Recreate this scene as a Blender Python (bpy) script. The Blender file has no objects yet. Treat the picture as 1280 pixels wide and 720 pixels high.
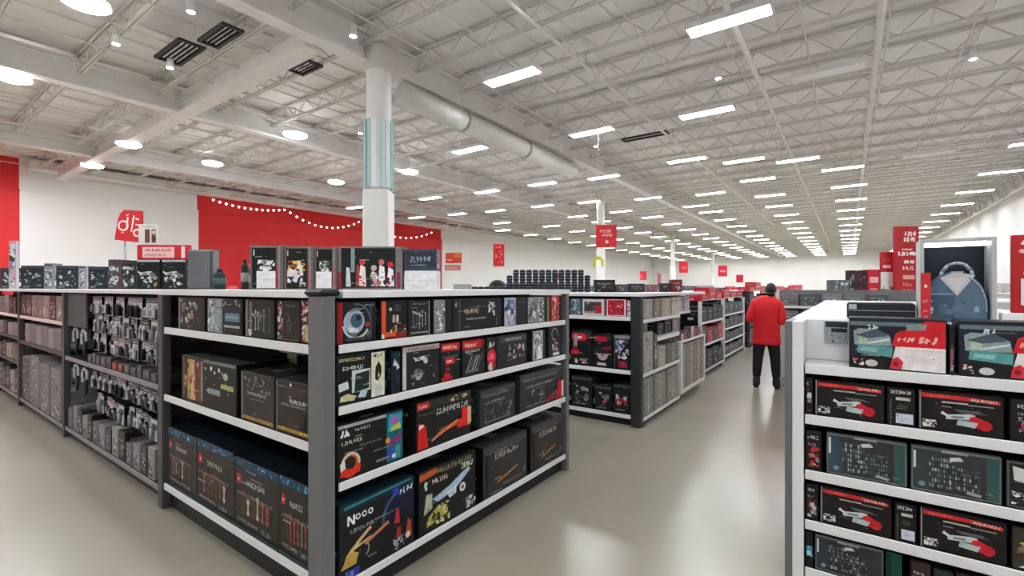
import bpy, bmesh, math, random
from mathutils import Vector, Matrix
C = bpy.context.scene.collection
PI = math.pi
def lin(h):
    if not isinstance(h, str): return tuple(h)
    h = h.lstrip('#'); o = []
    for i in (0, 2, 4):
        c = int(h[i:i+2], 16) / 255
        o.append(c / 12.92 if c <= .04045 else ((c + .055) / 1.055) ** 2.4)
    return tuple(o)
# ---------------------------------------------------------------- materials
MATS = {}
def mat(name, col=None, rough=.5, metal=0., noise=0., nscale=8., bump=0., emit=0., spec=.5, coat=0., attr=False, trans=0., alpha=1.):
    if name in MATS: return MATS[name]
    m = bpy.data.materials.new(name); m.use_nodes = True; nt = m.node_tree
    b = nt.nodes['Principled BSDF']; L = nt.links
    b.inputs['Roughness'].default_value = rough; b.inputs['Metallic'].default_value = metal
    b.inputs['Specular IOR Level'].default_value = spec
    b.inputs['Coat Weight'].default_value = coat; b.inputs['Transmission Weight'].default_value = trans
    b.inputs['Alpha'].default_value = alpha
    tc = nt.nodes.new('ShaderNodeTexCoord')
    src = None
    if attr:
        a = nt.nodes.new('ShaderNodeAttribute'); a.attribute_name = 'Col'; src = a.outputs['Color']
        L.new(src, b.inputs['Base Color'])
    else:
        c = lin(col); b.inputs['Base Color'].default_value = (*c, 1)
        if emit:
            b.inputs['Emission Color'].default_value = (*c, 1); b.inputs['Emission Strength'].default_value = emit
    if noise or bump:
        n = nt.nodes.new('ShaderNodeTexNoise'); n.inputs['Scale'].default_value = nscale; n.inputs['Detail'].default_value = 5
        L.new(tc.outputs['Object'], n.inputs['Vector'])
        if noise:
            mx = nt.nodes.new('ShaderNodeMix'); mx.data_type = 'RGBA'; mx.blend_type = 'MULTIPLY'; mx.inputs['Factor'].default_value = noise
            rp = nt.nodes.new('ShaderNodeValToRGB'); rp.color_ramp.elements[0].color = (.35, .35, .35, 1); rp.color_ramp.elements[1].color = (1.3, 1.3, 1.3, 1)
            rp.color_ramp.elements[0].position = .3; rp.color_ramp.elements[1].position = .7
            L.new(n.outputs['Fac'], rp.inputs['Fac'])
            if src: L.new(src, mx.inputs['A'])
            else: mx.inputs['A'].default_value = (*lin(col), 1)
            L.new(rp.outputs['Color'], mx.inputs['B']); L.new(mx.outputs['Result'], b.inputs['Base Color'])
        if bump:
            bp = nt.nodes.new('ShaderNodeBump'); bp.inputs['Strength'].default_value = bump; bp.inputs['Distance'].default_value = .01
            L.new(n.outputs['Fac'], bp.inputs['Height']); L.new(bp.outputs['Normal'], b.inputs['Normal'])
    MATS[name] = m
    return m
PRINT = mat('printed_card', rough=.45, attr=True, spec=.28, noise=.3, nscale=22)
MATTE = mat('matte_print', rough=.6, attr=True)
BLACK = mat('black_panel', '#070708', .65, noise=.2, spec=.2)
DARK = mat('charcoal_steel', '#1b1c1e', .5, noise=.15, spec=.35)
POST = mat('grey_steel_post', '#6e6f70', .42, metal=.1, noise=.08)
POSTD = mat('dark_steel_post', '#2b2d2e', .45, noise=.1)
WHITE = mat('white_steel', '#e6e7e8', .4, noise=.04)
PINKW = mat('pinkish_white_rail', '#f0d8d2', .45, noise=.04)
PAINT = mat('white_ceiling_paint', '#e2e0dc', .6, noise=.1, nscale=3)
DECK = mat('roof_deck_paint', '#e6e5e2', .65, noise=.15, nscale=1.5)
JOIST = mat('joist_paint', '#d2d0ca', .55, noise=.12, nscale=4)
DUCT = mat('duct_metal', '#d2d1cd', .45, metal=.2, noise=.08)
DARKV = mat('dark_vent', '#2a2a29', .6)
WALLW = mat('white_wall_paint', '#e9e8e5', .7, noise=.05, nscale=.7)
WALLR = mat('red_wall_paint', '#d01a1c', .6, noise=.06, nscale=.7)
REDP = mat('red_sign_card', '#cc1a22', .5, noise=.05)
LAMP = mat('lamp_diffuser', '#f8faff', .5, emit=27.)
LAMPR = mat('round_lamp_glass', '#f8faff', .5, emit=70.)
LAMPOFF = mat('unlit_diffuser', '#e8e8e4', .5)
BULB = mat('garland_bulb', '#fff4e6', .4, emit=3.)
WIRE = mat('wire_steel', '#9a9a98', .4, metal=.6)
CABLE = mat('white_cable', '#dcdcd8', .5)
POSTM = mat('mid_dark_post', '#454648', .45, noise=.1)
GREYR = mat('grey_rail', '#8d8c90', .5, noise=.1)
DIMR = mat('dark_rail', '#3c3b3d', .5, noise=.1)
def floor_mat():
    m = bpy.data.materials.new('polished_concrete'); m.use_nodes = True; nt = m.node_tree; L = nt.links
    b = nt.nodes['Principled BSDF']; tc = nt.nodes.new('ShaderNodeTexCoord')
    n = nt.nodes.new('ShaderNodeTexNoise'); n.inputs['Scale'].default_value = .55; n.inputs['Detail'].default_value = 4; n.inputs['Roughness'].default_value = .5
    n2 = nt.nodes.new('ShaderNodeTexNoise'); n2.inputs['Scale'].default_value = 26; n2.inputs['Detail'].default_value = 6
    L.new(tc.outputs['Object'], n.inputs['Vector']); L.new(tc.outputs['Object'], n2.inputs['Vector'])
    r = nt.nodes.new('ShaderNodeValToRGB')
    r.color_ramp.elements[0].position = .2; r.color_ramp.elements[0].color = (*lin('#948e7e'), 1)
    r.color_ramp.elements[1].position = .8; r.color_ramp.elements[1].color = (*lin('#a49e8e'), 1)
    L.new(n.outputs['Fac'], r.inputs['Fac'])
    mx = nt.nodes.new('ShaderNodeMix'); mx.data_type = 'RGBA'; mx.blend_type = 'SOFT_LIGHT'; mx.inputs['Factor'].default_value = .12
    L.new(r.outputs['Color'], mx.inputs['A']); L.new(n2.outputs['Color'], mx.inputs['B']); L.new(mx.outputs['Result'], b.inputs['Base Color'])
    mr = nt.nodes.new('ShaderNodeMapRange'); mr.inputs['To Min'].default_value = .22; mr.inputs['To Max'].default_value = .28
    L.new(n.outputs['Fac'], mr.inputs['Value']); L.new(mr.outputs['Result'], b.inputs['Roughness'])
    b.inputs['Specular IOR Level'].default_value = .75
    return m
FLOORM = floor_mat()
# ---------------------------------------------------------------- mesh builder
class MB:
    def __init__(s): s.v = []; s.f = []; s.m = []; s.c = []; s.sm = []
    def face(s, pts, m=0, c=(1, 1, 1), smooth=False):
        b = len(s.v); s.v += [tuple(p) for p in pts]; s.f.append(tuple(range(b, b + len(pts)))); s.m.append(m); s.c.append(c); s.sm.append(smooth)
    def box(s, x0, y0, z0, x1, y1, z1, m=0, c=(1, 1, 1), bev=0.):
        c = lin(c)
        if x1 < x0: x0, x1 = x1, x0
        if y1 < y0: y0, y1 = y1, y0
        if z1 < z0: z0, z1 = z1, z0
        lo = (x0, y0, z0); hi = (x1, y1, z1); bev = min(bev, .4 * min(x1-x0, y1-y0, z1-z0))
        b = len(s.v); idx = {}
        if bev <= 0:
            for i in range(8): s.v.append((hi[0] if i & 1 else lo[0], hi[1] if i & 2 else lo[1], hi[2] if i & 4 else lo[2]))
            for q in ((0, 4, 6, 2), (1, 3, 7, 5), (0, 1, 5, 4), (2, 6, 7, 3), (0, 2, 3, 1), (4, 5, 7, 6)):
                s.f.append(tuple(b + k for k in q)); s.m.append(m); s.c.append(c); s.sm.append(False)
            return
        for i in range(8):
            sg = [1 if i & (1 << k) else -1 for k in range(3)]
            for ax in range(3):
                p = []
                for k in range(3):
                    e = hi[k] if sg[k] > 0 else lo[k]
                    p.append(e if k == ax else e - sg[k] * bev)
                idx[(i, ax)] = len(s.v); s.v.append(tuple(p))
        def add(l):
            pts = [Vector(s.v[k]) for k in l]; n = (pts[1]-pts[0]).cross(pts[2]-pts[0]); ce = sum(pts, Vector()) / len(pts) - Vector([(lo[k]+hi[k])/2 for k in range(3)])
            if n.dot(ce) < 0: l = l[::-1]
            s.f.append(tuple(l)); s.m.append(m); s.c.append(c); s.sm.append(False)
        for ax in range(3):
            o = [k for k in range(3) if k != ax]
            for sd in (0, 1):
                base = (1 << ax) if sd else 0
                add([idx[(base, ax)], idx[(base | 1 << o[0], ax)], idx[(base | 1 << o[0] | 1 << o[1], ax)], idx[(base | 1 << o[1], ax)]])
            for q in range(4):
                i = (1 << o[0] if q & 1 else 0) | (1 << o[1] if q & 2 else 0); j = i | (1 << ax)
                add([idx[(i, o[0])], idx[(j, o[0])], idx[(j, o[1])], idx[(i, o[1])]])
        for i in range(8): add([idx[(i, 0)], idx[(i, 1)], idx[(i, 2)]])
    def prism(s, pts, z0, z1, m=0, c=(1, 1, 1)):
        c = lin(c); a = sum(pts[i][0]*pts[(i+1) % len(pts)][1]-pts[(i+1) % len(pts)][0]*pts[i][1] for i in range(len(pts)))
        if a < 0: pts = pts[::-1]
        n = len(pts); b = len(s.v)
        s.v += [(x, y, z0) for x, y in pts] + [(x, y, z1) for x, y in pts]
        fs = [tuple(b + i for i in range(n))[::-1], tuple(b + n + i for i in range(n))] + [(b+i, b+(i+1) % n, b+n+(i+1) % n, b+n+i) for i in range(n)]
        for f in fs: s.f.append(f); s.m.append(m); s.c.append(c); s.sm.append(False)
    def bar(s, p, q, r, m=0, c=(1, 1, 1), n=4, r2=None, smooth=None):
        c = lin(c); p = Vector(p); q = Vector(q); d = (q - p)
        if d.length < 1e-6: return
        d.normalize(); u = d.orthogonal().normalized(); w = d.cross(u); r2 = r if r2 is None else r2; b = len(s.v)
        for P, R in ((p, r), (q, r2)):
            for k in range(n):
                a = 2*PI*(k+.5)/n; s.v.append(tuple(P + (u*math.cos(a) + w*math.sin(a))*R))
        sm = (n > 5) if smooth is None else smooth
        for k in range(n):
            s.f.append((b+k, b+(k+1) % n, b+n+(k+1) % n, b+n+k)); s.m.append(m); s.c.append(c); s.sm.append(sm)
        s.f.append(tuple(b+k for k in range(n))[::-1]); s.m.append(m); s.c.append(c); s.sm.append(False)
        s.f.append(tuple(b+n+k for k in range(n))); s.m.append(m); s.c.append(c); s.sm.append(False)
    def tube(s, pts, r, m=0, c=(1, 1, 1), n=6):
        for a, b in zip(pts[:-1], pts[1:]): s.bar(a, b, r, m, c, n)
    def lathe(s, prof, x=0, y=0, m=0, c=(1, 1, 1), n=14):
        c = lin(c); b = len(s.v)
        for r, z in prof:
            for k in range(n): a = 2*PI*k/n; s.v.append((x+r*math.cos(a), y+r*math.sin(a), z))
        for i in range(len(prof)-1):
            for k in range(n):
                s.f.append((b+i*n+k, b+i*n+(k+1) % n, b+(i+1)*n+(k+1) % n, b+(i+1)*n+k)); s.m.append(m); s.c.append(c); s.sm.append(True)
        s.f.append(tuple(b+k for k in range(n))[::-1]); s.m.append(m); s.c.append(c); s.sm.append(False)
        t = b+(len(prof)-1)*n
        s.f.append(tuple(t+k for k in range(n))); s.m.append(m); s.c.append(c); s.sm.append(False)
    def build(s, name, mats, parent=None, loc=(0, 0, 0), rz=0.):
        me = bpy.data.meshes.new(name); me.from_pydata(s.v, [], s.f)
        if not isinstance(mats, (list, tuple)): mats = [mats]
        for mt in mats: me.materials.append(mt)
        me.polygons.foreach_set('material_index', s.m); me.polygons.foreach_set('use_smooth', s.sm)
        at = me.color_attributes.new('Col', 'FLOAT_COLOR', 'CORNER'); buf = []
        for f, c in zip(s.f, s.c): buf += [c[0], c[1], c[2], 1.] * len(f)
        at.data.foreach_set('color', buf); me.update()
        o = bpy.data.objects.new(name, me); C.objects.link(o); o.location = loc; o.rotation_euler = (0, 0, rz)
        if parent: o.parent = parent
        return o
def tag(o, label, cat, group=None):
    w = label.split()
    if len(w) > 16 or len(w) < 4: print('LABELLEN', len(w), label)
    o['label'] = label; o['category'] = cat
    if group: o['group'] = group
    return o
def thing(name, label, cat, loc=(0, 0, 0), rz=0., group=None):
    o = bpy.data.objects.new(name, None); C.objects.link(o); o.location = loc; o.rotation_euler = (0, 0, rz); o.empty_display_size = .1
    return tag(o, label, cat, group)
def struct(o): o['kind'] = 'structure'; return o
def copy_tree(o, parent=None):
    c = o.copy(); C.objects.link(c)
    if parent: c.parent = parent
    for ch in list(o.children): copy_tree(ch, c)
    return c
ORD = 'first second third fourth fifth sixth seventh eighth ninth tenth eleventh twelfth thirteenth fourteenth fifteenth sixteenth seventeenth eighteenth nineteenth twentieth'.split()
def ordn(i):
    if i < 20: return ORD[i]
    return 'twenty-' + ORD[i-20] if i < 29 else str(i+1) + 'th'
# ---------------------------------------------------------------- printed art on a face
class Face:
    def __init__(s, mb, o, u, v, w, h, m=0):
        s.mb = mb; s.o = Vector(o); s.u = Vector(u); s.v = Vector(v); s.n = s.u.cross(s.v); s.w = w; s.h = h; s.k = 1; s.m = m
    def P(s, a, b): return s.o + s.u*(a*s.w) + s.v*(b*s.h) + s.n*(.0003+.00004*s.k)
    def p(s, pts, c): s.mb.face([s.P(*q) for q in pts], s.m, lin(c)); s.k += 1
    def r(s, a, b, c_, d, col): s.p([(a, b), (c_, b), (c_, d), (a, d)], col)
    def c(s, a, b, rad, col, n=12, sx=1.):
        q = s.h / s.w; s.p([(a + rad*q*sx*math.cos(2*PI*k/n), b + rad*math.sin(2*PI*k/n)) for k in range(n)], col)
    def line(s, a, b, c_, d, t, col):
        q = s.h / s.w; dx = (c_-a)/q; dy = d-b; L = math.hypot(dx, dy) or 1; nx = -dy/L*t/2*q; ny = dx/L*t/2
        s.p([(a-nx, b-ny), (c_-nx, d-ny), (c_+nx, d+ny), (a+nx, b+ny)], col)
    def arc(s, a, b, rad, a0, a1, t, col, n=8):
        q = s.h/s.w
        pt = [(a+rad*q*math.cos(a0+(a1-a0)*k/n), b+rad*math.sin(a0+(a1-a0)*k/n)) for k in range(n+1)]
        for i in range(n): s.line(*pt[i], *pt[i+1], t, col)
    def txt(s, a, b, L, H, col, R, sl=.0, bold=.2):
        q = s.h/s.w; x = a; lw = H*q*.62
        while x + lw <= a + L + 1e-6:
            t = R.randrange(9); k = bold*R.uniform(.8, 1.2); j = R.uniform(-.15, .15)
            def seg(x0, y0, x1, y1):
                s.line(x + x0*lw*.8 + sl*(b*0 + y0*H)*q, b + y0*H, x + x1*lw*.8 + sl*y1*H*q, b + y1*H, H*k, col)
            if t in (0, 3, 6): seg(.2+j, 0, .1, .75+j)
            if t in (1, 4, 7): seg(.7, .15, .85+j, .95)
            if t in (0, 2, 5, 8): seg(.0, .85, .8, .7+j)
            if t in (1, 3, 5): seg(.05, .4+j, .9, .5)
            if t in (2, 4, 6, 8): seg(.1, .12, .8, .05-j*.3)
            if t in (5, 7): seg(.45+j, .1, .5, .9)
            if t in (2, 7): seg(.1, .7, .35, .25)
            if t in (8, 0): seg(.5, .4, .9, .15)
            x += lw
    def specks(s, a, b, c_, d, n, cols, R, sz=.06):
        q = s.h/s.w
        for _ in range(n):
            x = R.uniform(a, c_); y = R.uniform(b, d); t = sz*R.uniform(.4, 1.3); an = R.uniform(0, PI); k = R.choice((3, 4, 5))
            el = R.uniform(.35, 1)
            pts = []
            for i in range(k):
                g = 2*PI*i/k; px = t*math.cos(g); py = t*el*math.sin(g)
                pts.append((min(c_, max(a, x + q*(px*math.cos(an)-py*math.sin(an)))), min(d, max(b, y + px*math.sin(an)+py*math.cos(an)))))
            s.p(pts, R.choice(cols))
    # tool pictures: position (a,b), size t relative to face height
    def drill(s, a, b, t, body, dark, metal='#b9bcc0', fl=1):
        q = s.h/s.w*fl
        def T(pts): return [(a+x*t*q, b+y*t) for x, y in (pts if fl > 0 else pts[::-1])]
        s.p(T([(-.5, .15), (.15, .15), (.25, .22), (.25, .42), (.15, .5), (-.45, .5), (-.55, .4)]), body)
        s.p(T([(.25, .24), (.42, .28), (.42, .37), (.25, .41)]), dark); s.p(T([(.42, .31), (.75, .32), (.75, .345), (.42, .35)]), metal)
        s.p(T([(-.42, .15), (-.18, .15), (-.26, -.35), (-.5, -.35)]), dark); s.p(T([(-.58, -.52), (-.12, -.52), (-.12, -.33), (-.58, -.33)]), body)
        s.p(T([(-.18, .1), (-.08, .1), (-.12, .0), (-.2, .0)]), '#101010'); s.p(T([(-.4, .25), (0, .27), (0, .36), (-.4, .36)]), '#e8e8e8')
    def saw(s, a, b, t, body, metal='#c8ccd0', dark='#18191b'):
        q = s.h/s.w
        s.c(a, b-.05*t, .36*t, metal, 18); s.c(a, b-.05*t, .1*t, dark, 10)
        s.p([(a-.42*t*q, b), (a+.42*t*q, b), (a+.3*t*q, b+.32*t), (a-.1*t*q, b+.4*t), (a-.36*t*q, b+.26*t)], body)
        s.p([(a-.1*t*q, b+.34*t), (a+.5*t*q, b+.52*t), (a+.62*t*q, b+.34*t), (a+.3*t*q, b+.26*t)], dark)
        s.line(a-.55*t*q, b-.02*t, a+.55*t*q, b-.02*t, .05*t, metal)
    def grinder(s, a, b, t, body, metal='#cfd3d6', dark='#202226', fl=1):
        q = s.h/s.w*fl
        def T(pts): return [(a+x*t*q, b+y*t) for x, y in (pts if fl > 0 else pts[::-1])]
        s.p(T([(-.75, -.08), (.2, .0), (.35, .1), (.3, .25), (.1, .28), (-.75, .14)]), metal); s.p(T([(.12, -.2), (.55, -.2), (.6, .05), (.3, .2), (.1, .1)]), body)
        s.c(a+.42*t*q, b-.16*t, .22*t, body, 12); s.p(T([(-.55, .0), (-.1, .04), (-.1, .14), (-.55, .1)]), dark); s.p(T([(-.95, .18), (-.7, .05), (-.66, .14), (-.88, .3)]), '#e6e7e9')
    def wrenches(s, a, b, c_, d, n, cols, R):
        for i in range(n):
            x = a+(c_-a)*(i+.5)/n; y0 = b+(d-b)*R.uniform(0, .2); y1 = d-(d-b)*R.uniform(0, .35); t = (c_-a)/n*s.w/s.h
            col = R.choice(cols); s.line(x, y0, x, y1, t*.3, col); s.c(x, y1, t*.36, col, 7); s.c(x, y0, t*.3, col, 6)
    def sockets(s, a, b, c_, d, nx, ny, cols, R):
        for i in range(nx):
            for j in range(ny):
                x = a+(c_-a)*(i+.5)/nx; y = b+(d-b)*(j+.5)/ny; hw = (c_-a)/nx*R.uniform(.2, .4); hh = (d-b)/ny*R.uniform(.2, .42)
                if R.random() < .85: s.r(x-hw, y-hh, x+hw, y+hh, R.choice(cols))
    def headset(s, a, b, t, c1, c2, dark='#141619'):
        q = s.h/s.w
        s.c(a-.1*t*q, b+.05*t, .5*t, c1, 16); s.c(a+.02*t*q, b+.1*t, .3*t, c2, 14); s.c(a+.1*t*q, b+.2*t, .12*t, dark, 10)
        s.arc(a, b, .62*t, PI*1.05, PI*1.85, .1*t, '#c6d3da'); s.arc(a, b+.1*t, .66*t, .1, PI*.55, .07*t, '#5a6870')
        s.p([(a-.4*t*q, b-.15*t), (a+.1*t*q, b-.25*t), (a+.05*t*q, b-.4*t), (a-.3*t*q, b-.36*t)], '#e4e8ee')
    def vise(s, a, b, t, c1, c2):
        q = s.h/s.w
        def T(pts): return [(a+x*t*q, b+y*t) for x, y in pts]
        s.p(T([(-.6, -.3), (.1, -.3), (.2, -.05), (-.1, .1), (-.5, .0)]), c1); s.p(T([(-.5, .0), (-.1, .1), (.35, .45), (.25, .55), (-.25, .25)]), c2)
        s.arc(a+.35*t*q, b-.05*t, .4*t, -.9, 1.2, .08*t, '#9a8c70'); s.p(T([(-.75, -.5), (.05, -.5), (.1, -.3), (-.65, -.3)]), c1)
        s.line(a-.1*t*q, b+.2*t, a+.9*t*q, b+.4*t, .1*t, c2)
def carton(name, label, w, d, h, base, art, loc, rz=0., group=None, cat='box', side=None, top=None, lid=True, seed=0, mt=None, bev=.004, sideart=None):
    """A printed carton: bevelled body, folded lid seam, tuck flap; art(F, R) prints the front."""
    mb = MB(); R = random.Random(seed + len(label)*7)
    mb.box(-w/2, 0, 0, w/2, d, h, 0, base, bev)
    if art:
        F = Face(mb, (-w/2+bev, 0, bev), (1, 0, 0), (0, 0, 1), w-2*bev, h-2*bev); art(F, R)
        if w*h > .02:
            for _ in range(3): F.txt(R.uniform(.06, .6), R.uniform(.04, .9), R.uniform(.1, .28), .028, R.choice(['#a9a9a6', '#77797a', '#c9c9c4']), R)
            F.specks(.04, .04, .96, .96, 16, ['#4a4c4e', '#6d7072', '#2a2c2e', '#8d8f90', '#5a4c42', '#101112'], R, .018)
    for sx in (1, -1):
        if sx > 0: S = Face(mb, (w/2, bev, bev), (0, 1, 0), (0, 0, 1), d-2*bev, h-2*bev)
        else: S = Face(mb, (-w/2, d-bev, bev), (0, -1, 0), (0, 0, 1), d-2*bev, h-2*bev)
        if side: S.r(0, 0, 1, 1, side)
        if sideart: sideart(S, R)
        else:
            S.txt(.12, .7, .7, .09, '#b8b8b4', R); S.r(.15, .12, .5, .3, '#d8d8d4'); S.specks(.15, .35, .85, .62, 8, ['#77797c', '#a4a6a8', '#3a3c40'], R, .07)
    T = Face(mb, (-w/2+bev, bev, h), (1, 0, 0), (0, 1, 0), w-2*bev, d-2*bev)
    if top: T.r(0, 0, 1, 1, top)
    if lid: T.r(0, .485, 1, .5, '#050505'); T.r(.4, .3, .6, .7, '#8d8a80' if not top else top)
    return tag(mb.build(name, mt or PRINT, None, loc, rz), label, cat, group)
# ================================================================ camera
cam = bpy.data.cameras.new('camera'); co = bpy.data.objects.new('camera', cam); C.objects.link(co)
cam.sensor_width = 36; cam.lens = 590/1280*36; cam.clip_end = 300; cam.clip_start = .05
YAW = math.radians(35.5); co.location = (0, 0, 1.7); co.rotation_euler = (PI/2, 0, YAW); bpy.context.scene.camera = co
FV = Vector((-math.sin(YAW), math.cos(YAW), 0)); RV = Vector((math.cos(YAW), math.sin(YAW), 0))
sc = bpy.context.scene
sc.view_settings.view_transform = 'Standard'; sc.view_settings.look = 'None'; sc.view_settings.gamma = 1; sc.view_settings.use_curve_mapping = False
sc.view_settings.exposure = 1.2
sc.cycles.use_denoising = True; sc.cycles.max_bounces = 8; sc.cycles.diffuse_bounces = 5; sc.cycles.sample_clamp_indirect = 6
w = bpy.data.worlds.new('world'); sc.world = w; w.use_nodes = True; w.node_tree.nodes['Background'].inputs['Color'].default_value = (.9, .92, 1, 1); w.node_tree.nodes['Background'].inputs['Strength'].default_value = .05
XL, XR, YB, YF, ZD = -28.3, 6.7, -7., 82., 7.2
# ================================================================ room shell
mb = MB(); mb.box(XL-.2, YB-.2, -.1, XR+.2, YF+.2, 0); struct(mb.build('floor', FLOORM))
mb = MB(); mb.box(XL-.2, YB-.2, ZD, XR+.2, YF+.2, ZD+.15)
x = XL
while x < XR:                                  # ribs of the steel deck
    mb.box(x, YB, ZD-.045, x+.09, YF, ZD-.002, 0); x += .9
struct(mb.build('ceiling', DECK))
mb = MB(); mb.box(XL-.2, YB, 0, XL, YF, ZD, 0); struct(mb.build('wall_left', WALLW))
mb = MB()                                       # furred-out lower wall with a ledge, painted red and white
for a, b, m in ((YB, 4.1, 1), (4.1, 10.75, 0), (10.75, 29.2, 1), (29.2, YF, 0)):
    mb.box(XL, a, 0, XL+.16, b, 5.75, m)
for a, b, m in ((YB, 4.1, 1), (4.1, 10.75, 0), (10.75, 29.2, 1), (29.2, YF, 0)): mb.box(XL, a, 5.75, XL+.2, b, 5.83, m)
for a, b in ((YB, 4.1), (10.75, 29.2)): mb.box(XL, a, 5.83, XL+.03, b, ZD-.05, 1)
struct(mb.build('wall_left_cladding', [WALLW, WALLR]))
mb = MB(); mb.box(XL+.05, 4.3, 6.65, XL+.75, YF, 7.02, 0, bev=.03); struct(mb.build('trim_cove', WALLW))
mb = MB(); mb.box(XR, YB, 0, XR+.2, YF, ZD, 0); struct(mb.build('wall_right', WALLW))
mb = MB(); mb.box(XL-.2, YF, 0, XR+.2, YF+.2, ZD, 0); struct(mb.build('wall_far', WALLW))
mb = MB(); mb.box(XL-.2, YB-.2, 0, XR+.2, YB, ZD, 0); struct(mb.build('wall_near', WALLW))
# open-web joists running across the store
def joist_mesh(depth=.42, step=.5):
    mb = MB(); zt = ZD-.07; zb = zt-depth
    for z in (zt, zb):
        mb.box(XL+.05, -.055, z-.022, XR-.05, -.012, z+.022); mb.box(XL+.05, .012, z-.022, XR-.05, .055, z+.022)
    x = XL+.1; up = True
    while x+step < XR-.1:
        mb.bar((x, 0, zb if up else zt), (x+step, 0, zt if up else zb), .013, n=4); x += step; up = not up
    return mb
jo = joist_mesh().build('roof_joist', JOIST, None, (0, 3.1, 0)); struct(jo)
ys = []
y = 3.1-1.5*6
while y < YF-.5: ys.append(y); y += 1.5
for y in ys:
    if abs(y-3.1) < .01 or y < YB+.2: continue
    c = jo.copy(); C.objects.link(c); c.location.y = y
# girders along the store at the column lines, and the wide white beam across at the front
for i, x in enumerate((-22., -14.6, -8.2)):
    mb = MB(); mb.box(x-.16, YB+.1, 6.36, x+.16, YF-.1, 6.41); mb.box(x-.16, YB+.1, 6.93, x+.16, YF-.1, 6.98); mb.box(x-.03, YB+.1, 6.41, x+.03, YF-.1, 6.93)
    struct(mb.build('roof_girder', PAINT))
mb = MB(); mb.box(XL+.8, 5.0, 6.3, -8.4, 5.36, 6.35); mb.box(XL+.8, 5.13, 6.35, -8.4, 5.2, 6.75); mb.box(XL+.8, 5.0, 6.75, -8.4, 5.36, 6.8); struct(mb.build('roof_beam', PAINT))
# bridging lines: thin rods from joist to joist
for i in range(26):
    x = XL+1.2+i*1.32; mb = MB(); mb.bar((x, YB+.1, ZD-.52), (x, YF-.1, ZD-.52), .018, n=4); struct(mb.build('joist_bridging', JOIST))
# truss along the right wall
mb = MB()
for z in (6.85, 6.15): mb.box(6.2, YB+.1, z-.04, 6.3, YF-.1, z+.04)
y = YB+.2; up = True
while y < YF-1: mb.bar((6.25, y, 6.15 if up else 6.85), (6.25, y+.7, 6.85 if up else 6.15), .03, n=4); y += .7; up = not up
struct(mb.build('wall_truss', JOIST))
# ---------------------------------------------------------------- pipes and ducts
def pipe(x, y0, y1, z, r, label, m=PAINT, name='ceiling_pipe', cat='pipe'):
    mb = MB(); mb.bar((x, y0, z), (x, y1, z), r, n=10)
    y = y0+1.
    while y < y1: mb.bar((x, y-.04, z), (x, y+.04, z), r*1.35, n=10); y += 3.2
    o = tag(mb.build(name, m), label, cat, 'pipes along the ceiling')
    hb = MB(); y = y0+2.
    while y < y1: hb.bar((x, y, z), (x, y, ZD-.5), .008, n=4); y += 6.
    hb.build('pipe_hanger', WIRE, o)
pipe(.46, -2, 70, 6.42, .06, 'long white pipe along the ceiling above the aisle end')
pipe(-1.66, -2, 60, 6.4, .05, 'thin white ceiling pipe left of the aisle lights')
pipe(-4.5, 1, 40, 6.35, .035, 'thin white sprinkler pipe above the near shelf island')
mb = MB(); mb.bar((-8.15, 7.2, 6.05), (-8.35, 15.5, 6.05), .27, n=18)
o = tag(mb.build('air_duct', DUCT), 'round white air duct running back from the big column top', 'duct')
k = MB(); k.bar((-8.2, 9.2, 6.05), (-8.203, 9.3, 6.05), .285, n=18); k.bar((-8.26, 12.2, 6.05), (-8.263, 12.3, 6.05), .285, n=18); k.build('duct_band', WIRE, o)
k = MB(); k.box(-8.26, 8., 6.3, -8.14, 8.05, 6.4); k.box(-8.35, 14., 6.3, -8.25, 14.05, 6.4); k.build('duct_hanger', WIRE, o)
def vent(x, y, lx, ly, label, z=6.6):
    o = thing('ceiling_vent', label, 'vent', (x, y, z), 0, 'dark vents in the ceiling')
    f = MB(); f.box(-lx/2, -ly/2, 0, lx/2, -ly/2+.06, .05); f.box(-lx/2, ly/2-.06, 0, lx/2, ly/2, .05); f.box(-lx/2, -ly/2+.06, 0, -lx/2+.06, ly/2-.06, .05); f.box(lx/2-.06, -ly/2+.06, 0, lx/2, ly/2-.06, .05)
    f.build('vent_frame', DARKV, o)
    for sx in (-1, 1): hb = MB(); hb.bar((sx*(lx/2-.03), 0, .05), (sx*(lx/2-.03), 0, ZD-z-.04), .006, n=4); hb.build('hanger', CABLE, o)
    s = MB(); n = int(ly/.1)
    for i in range(n): yy = -ly/2+.08+i*(ly-.16)/max(1, n-1); s.face([(-lx/2+.05, yy-.02, .02), (lx/2-.05, yy-.02, .02), (lx/2-.05, yy+.05, .045), (-lx/2+.05, yy+.05, .045)])
    s.build('vent_slats', BLACK, o)
vent(-11.4, 4.0, 1.3, .5, 'dark slatted vent left of the big column near the wide beam')
vent(-10.0, 4.2, 1.1, .4, 'dark ceiling vent nearest the big column top')
vent(-9.9, 5.9, .8, .4, 'small dark vent behind the wide white ceiling beam')
vent(-5.4, 15.0, 1.5, .35, 'narrow dark vent between ceiling lights right of the duct')
vent(-6.6, 3.3, .9, .5, 'dark ceiling vent directly in front of the big column')
vent(-9.3, 13.6, 1.2, .5, 'dark vent beside the round air duct')
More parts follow.
